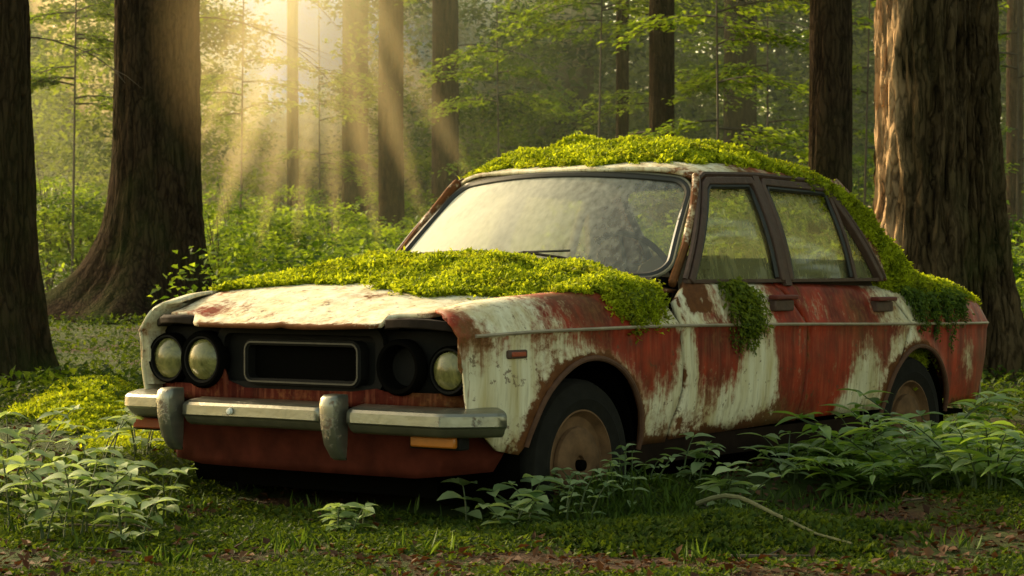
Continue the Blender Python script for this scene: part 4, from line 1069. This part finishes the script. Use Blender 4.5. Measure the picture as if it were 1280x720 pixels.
# far trunks in the haze
FAR = [(58, -20), (64, 45), (55, 92), (70, 128), (60, 268), (66, 318), (80, 395), (78, 520), (62, 600), (84, 640), (58, 668), (74, 860), (62, 975), (70, 1075), (60, 1262), (66, 1300), (88, 240), (95, 580), (92, 470)]
for k, (D, px) in enumerate(FAR):
    lane = 330 < px < 600
    tree(D, px, random.uniform(.28, .6), 13.5 if lane else 18, 'straight hazy trunk among the distant trees', 'bark', (8, 17, 3.0, 900, (.22, .40)) if D > 80 and not lane or px > 800 else None, group='distant forest trees', flare=.1, taper=.2, seg=24, rows=26, ridge=.03)

# ------------------------------------------------------------------ understorey
def bush(D, px, rad, h, n, label, mat='shrub', size=(.05, .11), group='leafy shrubs of the understorey', name='shrub', nst=7, dz=0):
    base = W(D, across(px, D)); base.z += dz; root = thing(name, label, 'shrub', base, group)
    ends = []; mb = MB()
    for k in range(nst):
        a = random.uniform(0, 6.283); r = rad * math.sqrt(random.random()) * .75; e = base + Vector((r * math.cos(a), r * math.sin(a), h * random.uniform(.55, .95)))
        m_ = base.lerp(e, .5) + Vector((0, 0, h * .1)); mb.tube([base + Vector((0, 0, -.05)), m_, e], [.012, .009, .003], 5); ends.append(e)
    mb.build('stem', M['twig'], root)
    # flat tiers of leaves held out on the stems
    ntier = max(14, n // 60); P, N = [], []
    for k in range(ntier):
        a = random.uniform(0, 6.283); r = rad * math.sqrt(random.random()); z = h * (1 - .45 * (r / rad) ** 2) * random.uniform(.25, 1.0)
        c = np.array([base.x + r * math.cos(a), base.y + r * math.sin(a), base.z + z]); m = n // ntier
        q = rng.normal(size=(m, 3)) * np.array([rad * .17, rad * .17, .035]); q[:, 2] -= .25 * (q[:, 0] ** 2 + q[:, 1] ** 2) / (rad * .3)
        P.append(c + q)
    P = np.concatenate(P); k = len(P)
    tip = unit(rand_dirs(k) * np.array([1, 1, .35]) + np.array([0, 0, -.12])); ln = rng.uniform(*size, k)
    tint = np.clip(.45 + rng.normal(size=k) * .22 + np.repeat(rng.normal(size=ntier) * .28, m)[:k] + .25 * np.array([mn.noise(Vector(p) * 1.2) for p in P]), 0, 1)
    V, F, T = leaf_cloud(P, tip, np.array([0, 0, 1.]) + rand_dirs(k) * .45, ln, ln * .62, tint)
    mesh('foliage', V, F, M[mat], root, True, {'tint': T}); return root

def leaf_mass(name, spots, n, size, mat, label, cat, zrange, rad):
    """undergrowth or far wood that reads as one mass"""
    P = []; m = n // len(spots)
    for D, px in spots:
        b = W(D, across(px, D)); r = random.uniform(*rad); z = random.uniform(*zrange); c = np.array([b.x, b.y, b.z + z])
        if in_sun_lane(c) or (300 < px < 432 and (c[2] - 1) / D > .058): continue      # no leaves in the sun lane or a camera-aligned gap opened for the glow
        P.append(c + rand_dirs(m) * rng.random((m, 1)) ** .5 * r * np.array([1, 1, .5]))
    P = np.concatenate(P); k = len(P)
    tip = unit(rand_dirs(k) * np.array([1, 1, .4]) + np.array([0, 0, -.12])); ln = rng.uniform(*size, k)
    cl = np.repeat(rng.normal(size=k // m) * .38, m)[:k]
    tint = np.clip(.42 + cl + rng.normal(size=k) * .18, 0, 1)
    V, F, T = leaf_cloud(P, tip, np.array([0, 0, 1.]) + rand_dirs(k) * .5, ln, ln * .62, tint)
    return tag(mesh(name, V, F, mat, None, True, {'tint': T}), label, cat, kind='stuff')

BUSHES = [
    (31.0, 105, .9, 1.75, 3000, 'tall sunlit shrub between the two left trunks'),
    (31.0, 62, .9, 1.9, 2600, 'tall shrub right of the cut-off left trunk'), (28.0, 275, .8, 1.2, 2600, 'sunlit shrub at the right foot of the massive dark trunk'),
    (30.0, 330, .9, 1.15, 2600, 'rounded shrub second from the massive dark trunk'), (27.0, 385, .9, .75, 2400, 'low shrub behind the middle of the bonnet'),
    (32.0, 415, .9, 1.25, 2600, 'sunlit shrub below the hazy broad trunk'), (30.0, 470, .85, .95, 2400, 'shrub in front of the bare straight trunk'),
    (34.0, 530, .9, 1.0, 2400, 'shrub beside the windscreen corner'), (24.0, 330, .7, .6, 1800, 'low dark shrub just behind the bonnet moss'),
    (25.0, 440, .7, .55, 1800, 'low green shrub left of the windscreen'), (26.0, 1255, .8, 1.5, 2400, 'shady shrub right of the huge craggy tree'),
    (22.0, 880, .8, 1.5, 2600, 'sunlit shrub seen through the front side window'), (25.0, 965, .9, 1.6, 2800, 'sunlit shrub seen through the rear side window'),
    (21.0, 1050, .7, 1.3, 2000, 'shrub seen through the quarter window'), (25.0, 760, .9, 1.5, 2600, 'shrub behind the windscreen'),
    (33.0, 290, .9, 1.6, 2600, 'tall bright shrub beside the massive dark trunk, under the sunbeams'), (35.0, 350, .9, 1.5, 2600, 'tall bright shrub below the slender pale trunk'),
    (37.0, 500, .9, 1.5, 2600, 'tall bright shrub at the foot of the bare straight trunk'), (38.0, 600, .9, 1.9, 2800, 'tall shrub in the haze left of the roof moss'),
    (19.0, 1275, .6, .9, 1800, 'dark shrub at the right edge beyond the car tail'), (30.0, 1075, .7, 1.9, 2000, 'shrub in the gap beside the huge craggy tree'),
]
for b in BUSHES: bush(*b)
spots = [q for q in [(random.uniform(20, 50), random.uniform(-80, 1360)) for _ in range(260)] if not (q[0] < 29 and q[1] < 290)]
leaf_mass('undergrowth', spots, 60000, (.06, .12), M['shrub'], 'sunlit leafy undergrowth filling the forest floor behind the car', 'undergrowth', (.1, .6), (.6, 1.2))
spots = [(random.uniform(50, 75), random.uniform(-120, 1400)) for _ in range(170)]
leaf_mass('distant_undergrowth', spots, 34000, (.12, .24), M['far'], 'hazy green thicket between the distant trunks', 'undergrowth', (.3, 2.6), (1.0, 2.0))
def wood_spots(n, d0, d1, px0, px1): return [(random.uniform(d0, d1), random.uniform(px0, px1)) for _ in range(n)]
leaf_mass('mid_foliage', wood_spots(150, 38, 56, 40, 330) + wood_spots(130, 40, 56, 420, 700), 60000, (.08, .17), M['beech2'], 'green foliage hanging between the trunks behind the shrubs', 'foliage', (1.2, 6.0), (.45, 1.1))
leaf_mass('far_woods', wood_spots(520, 78, 118, -150, 1430), 90000, (.25, .5), M['far'], 'hazy wall of distant forest leaves behind the trunks', 'woods', (.5, 13.0), (1.6, 3.2))
leaf_mass('dense_woods', wood_spots(300, 44, 76, 640, 1420), 90000, (.14, .30), M['dim'], 'dense dim green forest behind the car roof and the huge craggy tree', 'woods', (.5, 8.5), (1.2, 2.4))
leaf_mass('pale_woods', wood_spots(330, 58, 80, -150, 345), 80000, (.16, .32), M['far'], 'pale green hazy forest between the two left trunks', 'woods', (.5, 10.5), (1.2, 2.4))
leaf_mass('hazy_woods', wood_spots(250, 56, 80, 460, 660), 60000, (.16, .32), M['far'], 'hazy green forest behind the straight middle trunks', 'woods', (.5, 10.5), (1.2, 2.4))
leaf_mass('glowing_woods', wood_spots(110, 58, 78, 330, 480), 30000, (.16, .32), M['far'], 'hazy low forest under the sun glow', 'woods', (.5, 5.5), (1.2, 2.2))

def sapling(D, px, h, sprays, label, seed=0, group='young beeches with flat leaf sprays'):
    base = W(D, across(px, D)); root = thing('young_beech', label, 'tree', base, group)
    top = base + Vector((random.uniform(-.2, .2), random.uniform(-.2, .2), h))
    pts = [base.lerp(top, t / 8) + Vector((mn.noise(Vector((t, seed, 1))), mn.noise(Vector((t, seed, 5))), 0)) * .34 * min(1, t / 2) for t in range(9)]
    MB().tube(pts, [.020 - .0019 * t for t in range(9)], 7).build('trunk', M['twig'], root)
    for z, side, ln in sprays:
        a = math.atan2(RGT.y, RGT.x) + (0 if side > 0 else math.pi) + random.uniform(-.6, .6)
        d = Vector((math.cos(a), math.sin(a), 0)); t = z / h * 8; kk = random.uniform(.0, .45); i = min(7, int(t)); p = pts[i].lerp(pts[i + 1], t - i)
        pp = [p + d * ln * k / 6 + Vector((0, 0, kk * ln * (k / 6) - .42 * ln * (k / 6) ** 2)) + Vector((mn.noise(p * 2 + d * k * .3), mn.noise(p * 2 + d * k * .3 + Vector((7, 3, 1))), .6 * mn.noise(p * 2 + d * k * .3 + Vector((1, 8, 3))))) * .16 * ln * k / 6 for k in range(7)]
        mb = MB().tube(pp, [.012 - .0016 * k for k in range(7)], 4); P, Tp = [], []
        for k in range(1, 7):
            for s in (-1, 1):
                b = a + s * random.uniform(.6, 1.0); l2 = ln * .42 * (1.1 - k / 8) * random.uniform(.6, 1.1); e = Vector((math.cos(b), math.sin(b), random.uniform(-.22, -.02))); q = pp[k]
                mb.tube([q, q + e * l2], [.005, .002], 3)
                m = max(5, int(l2 / .028))
                for j in range(m):
                    x = q + e * l2 * (j + .5) / m
                    for s2 in (-1, 1): P.append(tuple(x + Vector((random.gauss(0, .05), random.gauss(0, .05), random.gauss(-.01, .035))))); c = b + s2 * random.uniform(.4, 1.1); Tp.append((math.cos(c), math.sin(c), random.uniform(-.35, .05)))
        br = mb.build('branch', M['twig'], root); k_ = len(P); ln_ = rng.uniform(.05, .11, k_)
        V, F, T = leaf_cloud(np.array(P), np.array(Tp), np.array([0, 0, 1.]) + rand_dirs(k_) * .3, ln_, ln_ * .62, np.clip(.55 + rng.normal(size=k_) * .25, 0, 1))
        mesh('foliage', V, F, M['beech'], br, True, {'tint': T})
    return root
def rs(n, z0, z1, l0, l1): return [(random.uniform(z0, z1), random.choice((-1, 1)), random.uniform(l0, l1)) for _ in range(n)]
sapling(33, 815, 5.2, rs(20, 1.3, 5.0, .7, 1.5), 'leafy young beech above the middle of the car roof', 1)
sapling(24, 900, 5.0, rs(22, 1.2, 4.8, .7, 1.4), 'young beech with layered sprays between roof and dark trunk', 2)
sapling(29, 960, 5.6, rs(20, 1.2, 5.4, .7, 1.4), 'young beech filling the gap left of the straight dark trunk', 3)
sapling(31, 745, 5.4, rs(14, 3.0, 5.2, .8, 1.7), 'young beech with a long high spray over the windscreen', 4)
sapling(33, 300, 5.4, rs(14, 2.2, 5.2, .7, 1.4), 'sunlit young beech right of the massive dark trunk', 5)
sapling(36, 400, 4.2, rs(9, 1.6, 3.2, .6, 1.2), 'low glowing young beech under the sun between hazy trunks', 6)
sapling(30, 90, 5.6, rs(16, 2.2, 5.4, .7, 1.4), 'young beech between the two left trunks', 7)
sapling(34, 625, 5.4, rs(12, 2.6, 5.2, .6, 1.3), 'thin young beech in the haze above the windscreen', 8)
sapling(27, 1272, 5.2, rs(16, 1.4, 5.0, .6, 1.2), 'shaded young beech at the right edge', 9)
sapling(28, 1078, 5.2, rs(14, 1.6, 5.0, .5, 1.0), 'young beech in the gap left of the huge craggy tree', 10)

# ------------------------------------------------------------------ mist, with volumes imitating sun glow and beams
def mist_mat(name, dens, g):
    t = NT(name); v_ = t.n('VolumeScatter', ins={'Color': (.94, 1., .66, 1) if name == 'thin_mist' else (2.1, 1.6, .82, 1), 'Density': dens, 'Anisotropy': g})  # overbright scatter colour puts the sun glow into the mist itself
    if name == 'glow_mist':      # fades out softly towards the rim of the cloud
        g_ = t.n('VectorMath', operation='SUBTRACT', ins={0: t.n('TexCoord').outputs['Generated'], 1: (.5, .5, .5)})
        ln_ = t.n('VectorMath', operation='LENGTH', ins={0: g_.outputs[0]}).outputs['Value']
        f_ = t.math('SUBTRACT', 1., t.math('MULTIPLY', ln_, 2.), True); f_ = t.math('MULTIPLY', t.math('POWER', f_, 1.35), dens * 2.6)
        t.set(v_, 'Density', f_)
    t.t.links.new(v_.outputs[0], t.out.inputs['Volume']); return t.m
mb = MB(); crn = [W(D, L, z) for D in (27.2, 125) for L in (-45, 45) for z in (-.5, 12.)]
mb.add(crn, [(0, 1, 3, 2), (4, 6, 7, 5), (0, 4, 5, 1), (2, 3, 7, 6), (0, 2, 6, 4), (1, 5, 7, 3)])
tag(mb.build('haze', mist_mat('thin_mist', .0040, .55), smooth=False), 'thin mist hanging between the trees behind the car', 'haze', kind='stuff')
def puff(D, px, z, rd, rl, rz, dens, label):  # added mist volume imitating glow or flare from the sun
    c = W(D, across(px, D), z); prof = [(math.sin(math.pi * k / 16), -math.cos(math.pi * k / 16)) for k in range(17)]
    rows = [[c + RGT * (r * rl * math.cos(2 * math.pi * q / 32)) + FWD * (r * rd * math.sin(2 * math.pi * q / 32)) + Vector((0, 0, h * rz)) for q in range(32)] for r, h in prof]
    tag(MB().grid(rows, False, True).build('glow_puff', mist_mat('glow_mist', dens, .5)), label, 'haze', kind='stuff')
puff(50, 405, 7.2, 12, 6.0, 5.6, .065, 'broad cloud of mist imitating the outer sun glow')
puff(50, 405, 6.6, 8, 4.0, 3.8, .10, 'bright heart of the mist imitating the sun glow')
puff(50, 402, 6.6, 5, 2.7, 2.7, .26, 'brightest core of the mist imitating the sun glow')
puff(50, 400, 6.7, 3, 1.7, 1.9, .7, 'white core of the mist imitating the centre of the sun glow')

puff(23.2, 372, 3.4, .9, 2.0, 2.0, .06, 'faint warm mist imitating sun flare beside the massive dark trunk')
puff(23.0, 390, 3.9, .9, 1.3, 1.3, .10, 'warm mist imitating sun flare in front of the massive dark trunk')

def shaft(D, a, b, r, dens, label):
    """a tube of denser mist imitating a slanting sunbeam, thin at the top: a, b = (bearing, height) of its ends"""
    A = W(D, across(a[0], D), a[1]); B = W(D - 1.5, across(b[0], D - 1.5), b[1]); n = 14
    P = [A.lerp(B, k / n) for k in range(n + 1)]; rad = [r * (.25 + .75 * k / n) * min(1, (1 - k / n) * 2.2 + .02) for k in range(n + 1)]
    root = None
    for f in (1.25, .9, .6, .32):
        o = MB().tube(P, [x * f for x in rad], 20).build('sunbeam' if root is None else 'beam_core', mist_mat('beam_mist', dens * .60, .5), root)
        if root is None: root = tag(o, label, 'haze', kind='stuff')
for k, (px, z, r, dn) in enumerate([(262, 1.2, .30, .22), (318, .9, .26, .16), (215, 1.9, .22, .20), (365, .8, .22, .16), (420, .8, .20, .14), (478, .9, .26, .12), (540, 1.2, .26, .10), (610, 1.7, .28, .08), (190, 2.7, .16, .16)]):
    shaft(27.6 + k * .4, (412 + (px - 412) * .06, 5.2), (px, z), r, dn, 'tube of mist shaped like a slanting sunbeam below the sun glow')

# ------------------------------------------------------------------ light, sky, camera
sl = bpy.data.lights.new('sun', 'SUN'); sl.energy = 5.0; sl.angle = R(.53); sl.color = (1., .84, .56)
so = bpy.data.objects.new('sun', sl); COL.objects.link(so); so.rotation_euler = SUN.to_track_quat('Z', 'Y').to_euler(); so.location = (0, 0, 20)
w = bpy.data.worlds.new('World'); sc.world = w; w.use_nodes = True
nt = w.node_tree; bg = nt.nodes['Background']; sky = nt.nodes.new('ShaderNodeTexSky'); sky.sky_type = 'NISHITA'; sky.sun_disc = False
sky.sun_elevation = SUN_EL; sky.sun_rotation = math.atan2(SUN.x, SUN.y); sky.dust_density = 2.5
mx = nt.nodes.new('ShaderNodeMix'); mx.data_type = 'RGBA'; mx.blend_type = 'MULTIPLY'; mx.inputs[0].default_value = 1; mx.inputs[7].default_value = (3.3, 2.78, 1.62, 1)
nt.links.new(sky.outputs[0], mx.inputs[6]); nt.links.new(mx.outputs[2], bg.inputs[0]); bg.inputs[1].default_value = .15

cd = bpy.data.cameras.new('camera'); co = bpy.data.objects.new('camera', cd); COL.objects.link(co); co.location = CAM
fw = Vector((math.cos(PITCH) * FWD.x, math.cos(PITCH) * FWD.y, math.sin(PITCH)))
co.rotation_euler = fw.to_track_quat('-Z', 'Y').to_euler()
cd.sensor_width = 36; cd.lens = 36 * FPX / 1280; cd.clip_end = 1000; cd.clip_start = .05
cd.dof.use_dof = True; cd.dof.focus_distance = 8.7; cd.dof.aperture_fstop = 11
sc.camera = co
sc.view_settings.view_transform = 'Standard'; sc.view_settings.look = 'None'; sc.view_settings.exposure = 0
sc.cycles.use_denoising = True; sc.cycles.max_bounces = 8; sc.cycles.transparent_max_bounces = 12; sc.cycles.volume_bounces = 3
sc.cycles.diffuse_bounces = 4; sc.cycles.glossy_bounces = 3; sc.cycles.sample_clamp_indirect = 6.
